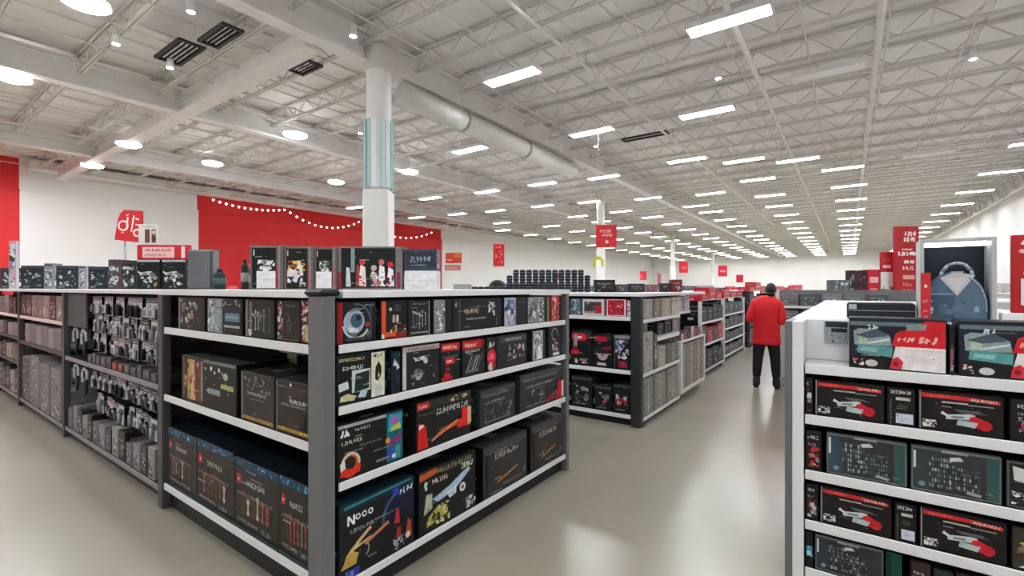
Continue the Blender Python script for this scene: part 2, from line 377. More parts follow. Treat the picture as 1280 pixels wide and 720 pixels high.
# ---------------------------------------------------------------- columns
def column(x, y, label, big):
    o = thing('support_column', label, 'column', (x, y, 0), 0, 'white support columns')
    r = .26 if big else .2
    mb = MB(); mb.lathe([(r, 0), (r, 6.3), (r, 6.32)], m=0, n=24); mb.build('shaft', PAINT, o)
    mb = MB(); mb.lathe([(r+.005, 6.25), (r*1.15, 6.28), (r*1.28, 6.62), (r*1.28, 6.75)], n=20); mb.build('capital', JOIST, o)
    mb = MB(); mb.box(-r*1.02, -r*1.02, 0.002, r*1.02, r*1.02, 3.75, bev=.02); mb.build('column_wrap', WALLW, o, rz=YAW)
    if big:
        w = MB(); cols = ['#e6eeee', '#a9c2c3', '#f2f6f6', '#c9dada', '#8fadb0', '#edf2f2', '#dbe7e7', '#9dbabc', '#f2f6f6', '#bdd2d3']
        n = 30
        for k in range(n):
            a0 = 2*PI*k/n; a1 = 2*PI*(k+1)/n; R0 = r+.035+(.02 if k % 2 else 0)
            w.prism([(r*.98*math.cos(a0), r*.98*math.sin(a0)), (R0*math.cos(a0), R0*math.sin(a0)), (R0*math.cos(a1), R0*math.sin(a1)), (r*.98*math.cos(a1), r*.98*math.sin(a1))], 3.78, 5.2, 0, cols[(k*7) % 10])
        w.build('fluted_collar', MATTE, o)
    return o
column(-8.1, 6.5, 'big white column with a teal striped collar behind the near shelves', True)
column(-10.7, 23.1, 'white column behind the red hanging sign and yellow tag', False)
column(-13.5, 45., 'far white column in the middle of the store', False)
column(-14.6, 66., 'farthest white column near the back wall', False)
# ---------------------------------------------------------------- lights
def light_proto(kind):
    o = bpy.data.objects.new('ceiling_light', None); C.objects.link(o)
    if kind == 'round':
        mb = MB(); mb.lathe([(.05, .2), (.09, .18), (.16, .13), (.3, .06), (.36, .0), (.34, .0)], n=24); mb.build('reflector', WHITE, o)
        mb = MB(); mb.lathe([(.1, -.06), (.27, -.03), (.335, .02), (.335, .03)], n=24); mb.build('diffuser', LAMPR, o)
        mb = MB(); mb.bar((0, 0, .2), (0, 0, ZD-6.35), .012, n=6); mb.build('hanging_rod', CABLE, o)
    else:
        mb = MB(); mb.box(-.68, -.2, 0, .68, -.175, .1); mb.box(-.68, .175, 0, .68, .2, .1); mb.box(-.68, -.175, 0, -.655, .175, .1); mb.box(.655, -.175, 0, .68, .175, .1); mb.box(-.655, -.175, .06, .655, .175, .1)
        mb.build('housing', WHITE, o)
        mb = MB(); mb.box(-.65, -.172, .01, .65, .172, .055); mb.build('diffuser', LAMPOFF if kind == 'off' else LAMP, o)
        for sx in (-.5, .5):
            mb = MB(); mb.bar((sx, 0, .1), (sx, 0, ZD-6.35), .005, n=4); mb.build('hanger', CABLE, o)
    return o
protos = {}
def put_light(kind, x, y, label, group, z=6.3):
    if y < 1.5 and kind == 'rect': label = 'oblong ceiling light added out of view to brighten the store'; group = 'added lights out of view'
    if kind not in protos: o = protos[kind] = light_proto(kind)
    else: o = copy_tree(protos[kind])
    o.location = (x, y, z); tag(o, label, 'ceiling light', group)
RECT = [(-1.7, 8.83), (-6, 8.4), (-3.05, 13.08), (-6.2, 12.74), (-10.3, 12.0), (-4.75, 17.5), (-3.1, 18.75), (-1.5, 19.8), (-.2, 22.2), (-3.15, 22.4), (0, 26.2), (-5.5, 24.4), (-8.4, 23.8), (-11.05, 17.8), (-14.1, 17.7), (-14, 22.6), (-19.9, 22), (-3.2, 26.6), (4.95, 26.6), (4.9, 31.2), (4.88, 35.5), (4.9, 21.8), (-11.3, 23.), (-17.5, 17.3), (-17.2, 22.4), (-23, 21.5), (-8.3, 18.2), (-23, 16.8), (-11.2, 27), (-14.2, 27.2), (-20, 26.8), (-7, 27.6),
    (-3, -3.2), (-7.5, -3.2), (-12, -3.2), (1.4, -3.2), (4.9, -3.2), (1.6, 1.2), (4.9, 2.4), (-2.2, 2.2), (4.9, 7), (-6.3, .9), (4.95, 12), (4.95, 17), (-17, -2.6), (-22, -2.6), (-26, -2.6), (-26, 1), (-25.5, 2.6), (-17, .2), (-21.5, .4)]  # this row: unseen fixtures, added to brighten the near shelves and left wall
for cx in (.1, -3.2, -6.8, -10.4, -14, -18, -22.5):
    y = 30.3
    while y < 80: RECT.append((cx, y)); y += 4.05
y = 39.6
while y < 80: RECT.append((4.9, y)); y += 4.05
bands = {}
names = ['row beside the right wall', 'row over the main aisle', 'row left of the aisle row', 'row right of the big column', 'row behind the big column', 'row left of the big column', 'row beyond the red wall end', 'row nearest the left wall']
def band(x):
    for i, b in enumerate((3, -1.55, -4, -7.5, -11.8, -15.5, -19)):
        if x > b: return i
    return 7
for p in RECT: bands.setdefault(band(p[0]), []).append(p)
for b, ps in sorted(bands.items()):
    for i, (x, y) in enumerate(sorted(ps, key=lambda q: q[1])):
        put_light('rect', x, y, 'oblong ceiling light, %s from front in the %s' % (ordn(i), names[b]), 'oblong ceiling lights')
put_light('off', -.36, 12.18, 'unlit pale oblong ceiling light between bright ones over the aisle', 'unlit ceiling lights')
put_light('off', 2.25, 21.6, 'unlit oblong ceiling light nearer the right wall', 'unlit ceiling lights')
for i, (x, y) in enumerate([(-10.05, 2.2), (-14.95, 2.05), (-13.6, 7.8), (-18.85, 5.2), (-23.2, 5.3), (-19.2, 7.8), (-18.2, 12.3), (-14.2, 12.9)]):
    put_light('round', x, y, 'bright round ceiling lamp, %s nearest of those toward the left wall' % ordn(i), 'round ceiling lamps')
# small spot lights and sprinkler heads under the roof
SP = [(-9.2, 3.4), (-11.6, 3.0), (-11.9, 4.0), (-7.6, 5.5), (-8.9, 8.2), (-4.2, 6.4), (-2.4, 11.4), (-6.9, 14.5), (-12.2, 9.1), (.9, 9.6), (-9.5, 16.2), (2.1, 13.5)]
def spot_proto():
    o = bpy.data.objects.new('spot_lamp', None); C.objects.link(o)
    mb = MB(); mb.lathe([(.05, .22), (.06, .2), (.075, .02), (.07, .02)], n=12); mb.build('lamp_can', WHITE, o)
    mb = MB(); mb.lathe([(.055, .012), (.066, .03)], n=12); mb.build('lamp_lens', LAMP, o)
    mb = MB(); mb.bar((0, 0, .22), (0, 0, ZD-6.5), .008, n=5); mb.build('lamp_stem', CABLE, o)
    return o
sp0 = None
for i, (x, y) in enumerate(sorted(SP, key=lambda q: q[0])):
    if sp0 is None: o = sp0 = spot_proto()
    else: o = copy_tree(sp0)
    o.location = (x, y, 6.42); tag(o, 'tiny bright spot lamp under the roof, %s counted from the left' % ordn(i), 'spot lamp', 'tiny spot lamps')
# ================================================================ shelving
def shelf_unit(name, label, loc, rz, W, D, H, shelves, posts=(1, 1), kick=.1, lip=.045, railm=WHITE, postm=POST, backm=BLACK, cut=None, panel_ends=(0, 0), kickm=DARK, base=.16, pw=.05, group=None, shelfm=BLACK):
    """Front plane y=0 facing -y, x from 0 to W, depth D; cut=(x,d): shallower depth d for x<cut x."""
    o = thing(name, label, 'shelf unit', loc, rz, group)
    def plate(z0, z1):
        mb = MB()
        if cut: mb.prism([(.005, .012), (W-.005, .012), (W-.005, D-.02), (cut[0], D-.02), (cut[0], cut[1]), (.005, cut[1])], z0, z1)
        else: mb.box(.005, .012, z0, W-.005, D-.02, z1)
        return mb
    mb = MB()
    if cut: mb.box(cut[0]+.0, D-.02, .02, W, D, H-.005); mb.box(.0, cut[1], .02, cut[0]-.001, cut[1]+.015, H-.005); mb.box(cut[0]-.001, cut[1], .02, cut[0]-.0, D, H-.005) if name == 'x' else None
    else: mb.box(0, D-.02, .02, W, D, H-.005)
    mb.build('back_panel', backm, o)
    k = MB(); k.box(.01, .05, 0.001, W-.01, .075, base-.04); k.build('kick_plate', kickm, o)
    for i, z in enumerate([base]+list(shelves)):
        s = plate(z-.035, z-.001).build('shelf' if i else 'base_deck', shelfm, o)
        r = MB(); r.box(.006, 0, z-lip, W-.006, .012, z, bev=.003); r.build('price_rail', railm[i % len(railm)] if isinstance(railm, (list, tuple)) else railm, s)
    for i, on in enumerate(posts):
        if on:
            x0 = -pw/2 if i == 0 else W-pw/2
            mb = MB(); mb.box(x0, -.012, 0.001, x0+pw, .05, H, bev=.004)
            mb.build('upright_post', postm, o)
    for i, on in enumerate(panel_ends):
        if on:
            x0 = -.016 if i == 0 else W
            mb = MB(); mb.box(x0, .051, 0.002, x0+.016, D-.021, H-.004); mb.build('end_panel', on, o)
    return o
# ---- island by the camera: right-hand face (towards the aisle), front face, worktop
IX, IY = -2.14, 1.40
Z1R = (.69, 1.085, 1.405); ZBR = .16
Z1F = (.885, 1.40); ZBF = .2
shelf_unit('gondola_shelf', 'black shelf unit with white rails facing the main aisle, nearest the camera', (IX, IY+.06, 0), PI/2, 2.42, .43, 1.645, Z1R, posts=(0, 1), base=ZBR, cut=(.43, .12))
shelf_unit('gondola_shelf', 'black three-level shelf unit left of the grey corner post', (-4.33, IY, 0), 0, 2.05, .43, 1.645, Z1F, posts=(1, 0), base=ZBF, pw=.09, lip=.05, postm=POSTM)
mb = MB(); mb.box(-2.272, IY-.03, .001, IX+.0, IY+.045, 1.66, bev=.006)
cp = tag(mb.build('corner_post', POST), 'tall grey steel corner post of the nearest shelf island', 'post')
mb = MB(); mb.box(-2.29, IY-.045, 1.6601, IX+.012, IY+.07, 1.692, bev=.012); mb.build('post_cap', DARK, cp)
mb = MB(); mb.prism([(-4.34, IY-.012), (-2.30, IY-.012), (-2.30, IY+.08), (IX+.012, IY+.08), (IX+.012, 3.92), (-4.34, 3.92)], 1.648, 1.686)
tag(mb.build('counter_slab', WHITE), 'white top slab of the shelf island nearest the camera', 'worktop')
mb = MB(); mb.box(-4.34, 3.89, .002, -2.6, 3.91, 1.645); tag(mb.build('island_rear_panel', DARK), 'dark rear panel closing the nearest shelf island', 'panel')
# ---------------------------------------------------------------- cartons on the aisle face
def on_right(y0, y1, z, h, base, art, label, d=.3, x=IX, back=.012, group='cartons on the aisle side shelves', name='tool_carton', **k):
    w = y1-y0-.004
    if y0 < 1.889 and x == IX: d = min(d, .1)
    return carton(name, label, w, d, h, base, art, (x-back, (y0+y1)/2, z+.001), PI/2, group, **k)
def a_headset(F, R):
    F.r(0, 0, 1, 1, '#16191b'); F.r(0, 0, .13, 1, '#a3161c'); F.r(.02, 0, .05, 1, '#6d0d12'); F.headset(.48, .48, .62, '#a9b7c9', '#3c5f78'); F.txt(.7, .9, .25, .05, '#b0b8b4', R); F.r(.84, .1, .88, .9, '#4c555a'); F.r(.2, .05, .85, .12, '#3b4144'); F.c(.77, .42, .07, '#b03a4a', 8); F.specks(.18, .05, .95, .25, 10, ['#50585c', '#8a9296', '#22282a'], R)
    F.p([(.3, .78), (.7, .86), (.72, .84), (.31, .74)], '#7f8d95')
def a_orange(F, R):
    F.r(0, 0, 1, 1, '#1a1816'); F.r(0, 0, .16, 1, '#e2532a'); F.r(.0, 0, .1, .12, '#dcdcd4'); F.r(.16, 0, 1, .16, '#8c2a16'); F.r(.16, .05, .55, .17, '#e0602c'); F.r(.42, .42, .52, .62, '#c8b8a8'); F.r(.56, .42, .66, .62, '#d2c6bb'); F.c(.34, .78, .05, '#e6ddd0', 8); F.r(.5, .18, .58, .34, '#cfcac0'); F.specks(.3, .12, .95, .35, 12, ['#b03a24', '#d9d0c8', '#41201a'], R); F.r(.5, .72, .75, .92, '#3e4042')
def a_greyline(F, R):
    F.r(0, 0, 1, 1, '#222425'); F.r(.06, .06, .9, .1, '#9b9d9c'); F.wrenches(.12, .2, .85, .85, 5, ['#6e7274', '#8d9294', '#505557'], R); F.line(.15, .7, .6, .55, .05, '#b6babb'); F.txt(.15, .88, .7, .06, '#8c8f90', R); F.r(.93, 0, .97, 1, '#a3a5a6')
def a_mottle(cols, base='#3c3e42', n=46, edge=None):
    def f(F, R):
        F.r(0, 0, 1, 1, base)
        if edge: F.r(0, 0, .16, 1, edge)
        F.specks(.05, .04, .95, .96, n, cols, R, .11)
    return f
def a_gold(F, R):
    F.r(0, 0, 1, 1, '#1d2021'); F.r(.1, 0, .13, 1, '#4a4e50'); F.txt(.03, .72, .06, .2, '#8f9698', R); F.r(.2, .5, .5, .72, '#262a2a'); F.txt(.2, .52, .3, .17, '#c4a876', R, bold=.26); F.txt(.24, .32, .4, .07, '#cfc9bd', R, sl=.2); F.specks(.68, .52, .86, .9, 30, ['#dad8d2', '#a8a7a4', '#77777a', '#efefec'], R, .07); F.specks(.78, .4, .86, .6, 6, ['#d0cfca'], R, .06); F.txt(.2, .08, .12, .05, '#8b8b88', R); F.r(.86, .05, .88, .35, '#5d6062')
def a_blueart(F, R):
    F.r(0, 0, 1, 1, '#b8bfd6'); F.specks(0, .02, .5, .98, 40, ['#e8eaf4', '#5a64a0', '#8d8fc4', '#d9cfae', '#3d4a72'], R, .1); F.specks(.1, .55, .5, .9, 14, ['#31597a', '#2a3f5e', '#6d8aa8'], R, .12); F.r(.5, 0, 1, 1, '#232628'); F.txt(.6, .8, .35, .07, '#5f6468', R)
def a_whitemot(F, R):
    F.r(0, 0, 1, 1, '#8f8d90'); F.specks(.02, .03, .72, .97, 60, ['#d9d6d8', '#f1eef0', '#5a5860', '#a596a6', '#2f2e33'], R, .1); F.r(.72, 0, .86, 1, '#26282a'); F.r(.86, 0, .95, 1, '#7c7a5a'); F.r(.95, 0, 1, 1, '#1d1f20')
def a_pink(F, R):
    F.r(0, 0, 1, 1, '#d4454c'); F.r(.7, 0, 1, 1, '#17181a'); F.specks(.05, .05, .75, .95, 26, ['#1c1c1e', '#f0b6b4', '#8c2026', '#f4dcd8'], R, .11)
T1 = Z1R[2]
on_right(1.455, 1.71, T1, .222, '#16191b', a_headset, 'black carton with red left edge and bluish headset, top shelf at corner post', name='headset_box')
on_right(1.74, 1.94, T1, .222, '#1a1816', a_orange, 'dark carton with a bright orange left edge on the top aisle shelf', side='#16261f')
on_right(1.945, 2.13, T1, .22, '#222425', a_greyline, 'dark grey carton with pale tool outlines beside the orange-edged carton')
on_right(2.155, 2.33, T1, .222, '#2a2c30', lambda F, R: (a_mottle(['#d8d8d6', '#9a9c9e', '#f0f0ee', '#606468'], '#8c8e90')(F, R), F.r(.6, 0, 1, 1, '#1e2022')), 'narrow carton with speckled white stripe left of the wide gold-lettered one')
on_right(2.335, 2.885, T1, .222, '#1d2021', a_gold, 'wide black carton with gold lettering and pale emblem, top aisle shelf')
on_right(2.91, 3.225, T1, .222, '#232628', a_blueart, 'carton with blue and violet artwork on the top aisle shelf')
on_right(3.235, 3.60, T1, .222, '#26282a', a_whitemot, 'carton speckled white and grey beside the pink-red one')
on_right(3.62, 3.81, T1, .226, '#b0353c', a_pink, 'tall pink-red carton at the far end of the top aisle shelf', name='red_carton')
def a_machine(F, R):
    F.r(0, 0, 1, 1, '#14181a'); F.txt(.04, .86, .5, .07, '#c9c290', R); F.r(.05, .9, .35, .93, '#8a8f5c'); F.txt(.1, .68, .45, .09, '#d4dcd6', R, sl=.1)
    F.r(.28, .2, .66, .66, '#cdd8d6'); F.p([(.33, .2), (.63, .24), (.64, .62), (.35, .58)], '#1d2a30'); F.p([(.02, .42), (.2, .46), (.22, .3), (.03, .26)], '#dfe8e2'); F.p([(.04, .06), (.32, .04), (.38, .12), (.2, .2), (.06, .16)], '#d2d09a'); F.p([(.4, .08), (.55, .06), (.6, .18), (.46, .22)], '#b9cddd')
    F.r(.68, .02, .97, .98, '#e2e1c6'); F.p([(.76, .4), (.82, .35), (.9, .48), (.9, .66), (.84, .78), (.77, .66)], '#1a1c1a'); F.p([(.82, .42), (.86, .46), (.84, .56)], '#d6d2b0'); F.p([(.74, .02), (.9, .02), (.92, .22), (.78, .26)], '#c3d2d8'); F.txt(.7, .86, .26, .09, '#20241f', R)
def a_pinkflap(F, R):
    F.r(0, 0, 1, 1, '#242526'); F.r(0, 0, .09, .92, '#c3c8d0'); F.r(.0, .88, 1, 1, '#b9a6a4'); F.txt(.14, .9, .8, .07, '#6b5a58', R); F.grinder(.5, .66, .3, '#c9cac8', '#e6e4e0'); F.saw(.4, .32, .36, '#77797a', '#a6a8aa'); F.specks(.15, .06, .92, .5, 18, ['#55585a', '#8c8f92', '#3a3c3e'], R)
def a_redband(F, R):
    F.r(0, 0, 1, 1, '#15201f'); F.r(0, .8, 1, 1, '#cf1d1e'); F.txt(.1, .85, .8, .1, '#f0b4a4', R, bold=.3); F.drill(.55, .36, .5, '#d8242e', '#701217'); F.r(0, .0, .6, .1, '#b81c24'); F.r(.05, .62, .9, .66, '#3a5a54')
def a_redband2(F, R):
    F.r(0, 0, 1, 1, '#1e2021'); F.r(0, .76, .85, 1, '#c81c20'); F.p([(.85, .76), (1, .85), (1, 1), (.85, 1)], '#7d1226'); F.txt(.08, .82, .6, .12, '#efc4bc', R, bold=.3); F.txt(.1, .66, .7, .08, '#d8d6c8', R)
    for i in range(5): F.line(.15+.12*i, .12, .4+.12*i, .55, .05, ['#8d9294', '#5c6062', '#a9adae'][i % 3]); F.c(.15+.12*i, .12, .05, '#7c8082', 7)
def a_redcircle(F, R):
    F.r(0, 0, 1, 1, '#1e2220'); F.txt(.15, .72, .7, .16, '#d9dcd8', R, bold=.3); F.c(.5, .42, .22, '#dc2038', 14); F.c(.5, .42, .1, '#f06a78', 10); F.c(.4, .12, .13, '#cfc8b8', 10); F.c(.75, .14, .1, '#b51c2c', 10)
def a_greytext(F, R):
    F.r(0, 0, 1, 1, '#26282a'); F.r(.1, .78, .98, .96, '#44474a'); F.txt(.25, .82, .6, .1, '#b9bbb8', R); F.specks(.3, .2, .95, .7, 34, ['#b4a7a6', '#d8cccb', '#7a2c34', '#54383a', '#8e9294'], R, .09); F.r(.05, .05, .9, .1, '#3d3032')
def a_whitetall(F, R):
    F.r(0, 0, 1, 1, '#a9abb0'); F.specks(.05, .45, .95, .97, 28, ['#77797e', '#cfd1d6', '#404246', '#e9eaee'], R, .1); F.p([(.3, .02), (.75, .02), (.62, .5), (.42, .5)], '#f0f4f6'); F.r(.8, 0, 1, 1, '#2b2d30'); F.p([(.1, .05), (.25, .05), (.2, .4)], '#3f5a4c')
def a_darkpink(F, R):
    F.r(0, 0, 1, 1, '#232426'); F.arc(.45, .75, .2, 0, 5, .05, '#8d8f92'); F.specks(.25, .15, .8, .5, 20, ['#c49aa6', '#8f3a48', '#e8dde2', '#5a5054'], R, .1); F.r(.3, .02, .8, .12, '#e9e9ea')
T2 = Z1R[1]
on_right(1.455, 1.78, T2, .265, '#14181a', a_machine, 'black carton with yellow text and a white machine, second shelf at corner post')
on_right(1.82, 1.885, T2, .24, '#143040', a_mottle(['#2a4a5e', '#173243', '#d4d4d2', '#0c1a22'], '#12222c', 14), 'narrow dark teal carton on the second aisle shelf')
on_right(1.895, 2.215, T2, .262, '#242526', a_pinkflap, 'dark carton with a pinkish grey top flap and white left edge', top='#b9a6a4')
on_right(2.22, 2.41, T2, .25, '#15201f', a_redband, 'dark teal carton with red top band and red drill, second aisle shelf', top='#b01a1c')
on_right(2.43, 2.68, T2, .25, '#1e2021', a_redband2, 'black carton with red top band above slanted grey tools', top='#b01a1c')
on_right(2.70, 2.815, T2, .25, '#1e2220', a_redcircle, 'narrow black carton with red disc picture on the second aisle shelf')
on_right(2.82, 3.23, T2, .25, '#26282a', a_greytext, 'wide charcoal carton with grey lettering band right of the red disc carton')
on_right(3.31, 3.52, T2, .255, '#2b2d30', a_whitetall, 'silvery carton with a white bottle shape, second aisle shelf far end')
on_right(3.57, 3.81, T2, .27, '#232426', a_darkpink, 'dark carton with pink speckled picture at the second aisle shelf end')
def a_multi(F, R):
    F.r(0, 0, 1, 1, '#17191a'); F.r(0, .93, .72, .99, '#a9acad'); F.txt(.03, .78, .16, .12, '#e3f0f2', R, bold=.34); F.txt(.24, .83, .24, .06, '#d8d8d4', R); F.txt(.05, .62, .32, .08, '#c3c3a8', R); F.txt(.3, .52, .36, .04, '#7f807c', R)
    F.c(.16, .22, .21, '#d8482e', 16); F.c(.16, .27, .13, '#1f2622', 14); F.arc(.17, .26, .19, -.2, 3.3, .05, '#d2ccb0'); F.p([(.02, .06), (.3, .06), (.32, .2), (.2, .16), (.04, .2)], '#e0301f'); F.p([(.02, .3), (.08, .36), (.1, .2), (.03, .16)], '#e8e4da')
    F.r(.72, .02, .99, .99, '#17667c'); F.p([(.74, .62), (.98, .68), (.98, .95), (.76, .97)], '#2aa4c0'); F.c(.86, .82, .09, '#c058b0', 10); F.p([(.78, .62), (.97, .64), (.94, .76), (.8, .72)], '#b6d850'); F.p([(.76, .4), (.96, .55), (.98, .45), (.8, .3)], '#8c2a6e'); F.p([(.72, .18), (.82, .3), (.84, .14), (.74, .1)], '#3a58d0'); F.p([(.86, .05), (.94, .06), (.95, .3), (.87, .32)], '#3c9a90'); F.c(.74, .46, .06, '#e08a3c', 8); F.c(.84, .12, .05, '#f0e8e8', 8); F.p([(.84, .56), (.9, .6), (.92, .54)], '#123a5a'); F.txt(.55, .1, .2, .06, '#b8bab6', R)
def a_reddrill(F, R):
    F.r(0, 0, 1, 1, '#1d1e1c'); F.r(0, .84, 1, 1, '#34342a'); F.p([(0, .84), (.22, .86), (.2, 1), (0, 1)], '#c4242a'); F.txt(.03, .87, .16, .08, '#f0c0b8', R); F.specks(.55, .86, .95, .98, 16, ['#a8925c', '#6c6448', '#d8c9a0'], R, .05); F.txt(.32, .66, .62, .13, '#b9bcbd', R, sl=.25, bold=.25); F.txt(.02, .7, .3, .08, '#4f5855', R)
    F.p([(.0, .02), (.18, .02), (.14, .5), (.02, .58)], '#d62420'); F.p([(.02, .44), (.1, .48), (.1, .54), (.03, .54)], '#f3e6e2'); F.p([(.22, .14), (.4, .3), (.74, .42), (.78, .32), (.44, .22)], '#c65a30'); F.line(.24, .12, .72, .4, .03, '#e3a070'); F.p([(.72, .2), (.94, .2), (.97, .5), (.88, .66), (.8, .64), (.82, .42), (.7, .36)], '#e22c1c'); F.p([(.93, .2), (1, .24), (1, .62), (.92, .66)], '#d6b98c')
def a_charcoal(seed):
    def f(F, R):
        R = random.Random(seed); F.r(0, 0, 1, 1, '#343536'); F.r(0, .86, 1, .98, '#47494a'); F.txt(.06, .8, .8, .07, '#8a8b89', R); F.txt(.1, .6, .6, .08, '#9b9c9a', R, sl=.2); F.specks(.08, .1, .9, .55, 30, ['#4a4c4d', '#5f6162', '#7b7d7d', '#2a2b2c'], R, .09); F.txt(.1, .08, .7, .05, '#a5a6a2', R)
    return f
def a_charred(F, R):
    a_charcoal(11)(F, R); F.p([(.78, .02), (.98, .04), (.98, .5), (.86, .6), (.82, .3)], '#c71a2a'); F.p([(.55, .04), (.7, .06), (.72, .26), (.6, .22)], '#9c1824'); F.r(.95, .05, 1, .55, '#ded8d4')
T3 = Z1R[0]
on_right(1.46, 1.905, T3, .295, '#17191a', a_multi, 'black carton with red headphones and a teal multicoloured panel, third aisle shelf', name='headphone_box', d=.1)
on_right(2.01, 2.525, T3, .30, '#1d1e1c', a_reddrill, 'carton with a long red power tool across it, third aisle shelf', d=.34)
on_right(2.62, 3.06, T3, .265, '#343536', a_charcoal(3), 'plain charcoal carton with faint lettering in the middle of the third shelf')
on_right(3.13, 3.82, T3, .30, '#343536', a_charred, 'large charcoal carton with red shape at lower right, third shelf far end')
def a_big(F, R):
    F.r(0, 0, 1, 1, '#15171b'); F.r(0, .9, 1, 1, '#14303a'); F.p([(.05, .93), (.95, .97), (.95, 1), (.05, .97)], '#2f7f8c'); F.p([(.5, .5), (1, .5), (1, .92), (.6, .92)], '#131a36')
    for k, (x, t) in enumerate(((.1, .13), (.2, .1), (.28, .09), (.36, .09))):
        if k == 0: F.line(x, .7, x, .83, .03, '#f2f4f4'); F.line(x, .83, x+.07, .7, .03, '#f2f4f4'); F.line(x+.07, .7, x+.07, .83, .03, '#f2f4f4')
        else: F.arc(x+.02, .78, .035, 0, 6.28, .02, '#e8e9e6')
    F.txt(.12, .58, .34, .06, '#9aa09c', R, sl=.15); F.arc(.82, .52, .36, PI*.6, PI*1.05, .045, '#4b5f7e', 8); F.txt(.78, .82, .2, .1, '#cbd6f2', R, sl=.2); F.r(.68, .84, .76, .94, '#2a48b8')
    F.vise(.18, .3, .3, '#c4a04c', '#d9bd74'); F.line(.3, .36, .62, .5, .05, '#c27a5a'); F.line(.2, .42, .38, .56, .05, '#dcae86'); F.p([(.7, .42), (.78, .4), (.77, .6), (.73, .62)], '#c22a38'); F.p([(.86, .1), (.96, .12), (.95, .34), (.9, .42)], '#b5492e'); F.p([(.72, .2), (.8, .2), (.79, .34), (.74, .34)], '#a02436'); F.c(.9, .16, .05, '#e3cfc2', 8); F.specks(.68, .02, .84, .2, 14, ['#7e8ca4', '#a9b4c4', '#46526a'], R, .05); F.p([(.04, .0), (.22, .0), (.24, .1), (.06, .12)], '#2b3fae'); F.txt(.07, .02, .13, .07, '#a7b4ee', R)
def a_bluetool(F, R):
    F.r(0, 0, 1, 1, '#16191a'); F.p([(.0, .86), (.3, .9), (.28, .99), (.0, .97)], '#c05a2c'); F.txt(.28, .88, .66, .09, '#8a8560', R, sl=.3, bold=.25); F.txt(.08, .7, .1, .14, '#dfe0d0', R, bold=.34); F.txt(.2, .74, .3, .09, '#cfd0bd', R); F.txt(.72, .78, .24, .1, '#d6d6c6', R, bold=.3)
    F.p([(.06, .3), (.2, .36), (.2, .6), (.1, .62)], '#b9c3a6'); F.p([(.2, .5), (.5, .6), (.85, .78), (.9, .72), (.6, .48), (.3, .42)], '#aecbe0'); F.p([(.44, .5), (.62, .56), (.62, .42), (.5, .38)], '#dce9f0'); F.c(.74, .46, .08, '#e6e8ea', 10); F.c(.74, .46, .04, '#7d5a60', 8); F.p([(.1, .08), (.4, .14), (.46, .3), (.3, .36), (.14, .24)], '#b7ac4e'); F.specks(.08, .04, .5, .36, 24, ['#8c8440', '#d8cf80', '#2d2b18', '#e6e2b4'], R, .07); F.specks(.8, .04, 1, .24, 16, ['#c9cdd0', '#8c9296', '#f0f2f2'], R, .06)
def a_chline(seed):
    def f(F, R):
        a_charcoal(seed)(F, R); F.r(.05, .05, .95, .85, '#353433'); F.txt(.22, .7, .55, .12, '#a59b92', random.Random(seed), bold=.3); F.p([(.28, .2), (.72, .34), (.74, .39), (.28, .25)], '#b8763c'); F.txt(.4, .1, .45, .06, '#8f8d8a', random.Random(seed+1)); F.p([(.8, .03), (.95, .2), (.9, .3), (.86, .1)], '#6e6f6f')
    return f
on_right(1.47, 1.995, ZBR, .40, '#15171b', a_big, 'large black carton with white lettering and teal top, bottom shelf at corner post', d=.1, top='#14303a')
on_right(2.03, 2.575, ZBR, .395, '#16191a', a_bluetool, 'black carton with pale blue tool and yellow machine on bottom aisle shelf', d=.36, side='#10181c')
on_right(2.66, 3.23, ZBR, .375, '#3a3938', a_chline(21), 'charcoal carton with orange line, bottom shelf, nearer of two alike', d=.36, side='#101112')
on_right(3.29, 3.82, ZBR, .38, '#3a3938', a_chline(33), 'charcoal carton with orange line at the far end of the bottom shelf', d=.36, side='#18191a')
# ---------------------------------------------------------------- cartons on the front face
def on_front(x0, x1, z, h, base, art, label, d=.3, y=IY, back=.014, group='cartons on the front shelves', name='tool_carton', **k):
    return carton(name, label, x1-x0-.004, d, h, base, art, ((x0+x1)/2, y+back, z+.001), 0, group, **k)
TF = Z1F[1]
def a_f1(F, R):
    F.r(0, 0, 1, 1, '#222322'); F.r(0, 0, .06, 1, '#8d8f8e'); F.specks(.1, .06, .5, .94, 30, ['#c8c8c4', '#6a6f6c', '#a38a66', '#efefec', '#3c4040'], R, .09); F.grinder(.62, .75, .4, '#8c9492', '#b6bcba'); F.p([(.45, .3), (.6, .35), (.58, .62), (.48, .58)], '#9a8a74'); F.specks(.6, .1, .95, .5, 12, ['#474a49', '#5d625f'], R)
def a_f2(F, R):
    F.r(0, 0, 1, 1, '#17191b'); F.r(0, 0, .44, 1, '#9fb0b2'); F.specks(.0, .03, .44, .97, 60, ['#d5dddc', '#71a19c', '#3c4a4c', '#f0f2f0', '#a2435a', '#8aa0aa'], R, .08); F.specks(.46, .78, 1, .98, 18, ['#8f9a9c', '#3c4648', '#c3cacc'], R, .08); F.r(.5, .3, .98, .74, '#1b2934'); F.r(.54, .36, .95, .6, '#64859c'); F.txt(.58, .44, .34, .08, '#a9c0d0', R); F.r(.52, .18, .96, .25, '#a7b2b6')
def a_f3(F, R):
    F.r(0, 0, 1, 1, '#1a201c'); F.r(0, 0, .08, 1, '#83807a'); F.r(.14, .05, .24, .95, '#7a6e62'); F.specks(.1, .02, .28, .2, 10, ['#d4d4d0'], R, .08); F.wrenches(.32, .12, .92, .85, 6, ['#4f5f56', '#78867e', '#343f39', '#a9b3ac'], R); F.grinder(.45, .55, .32, '#5d6a62', '#87918a')
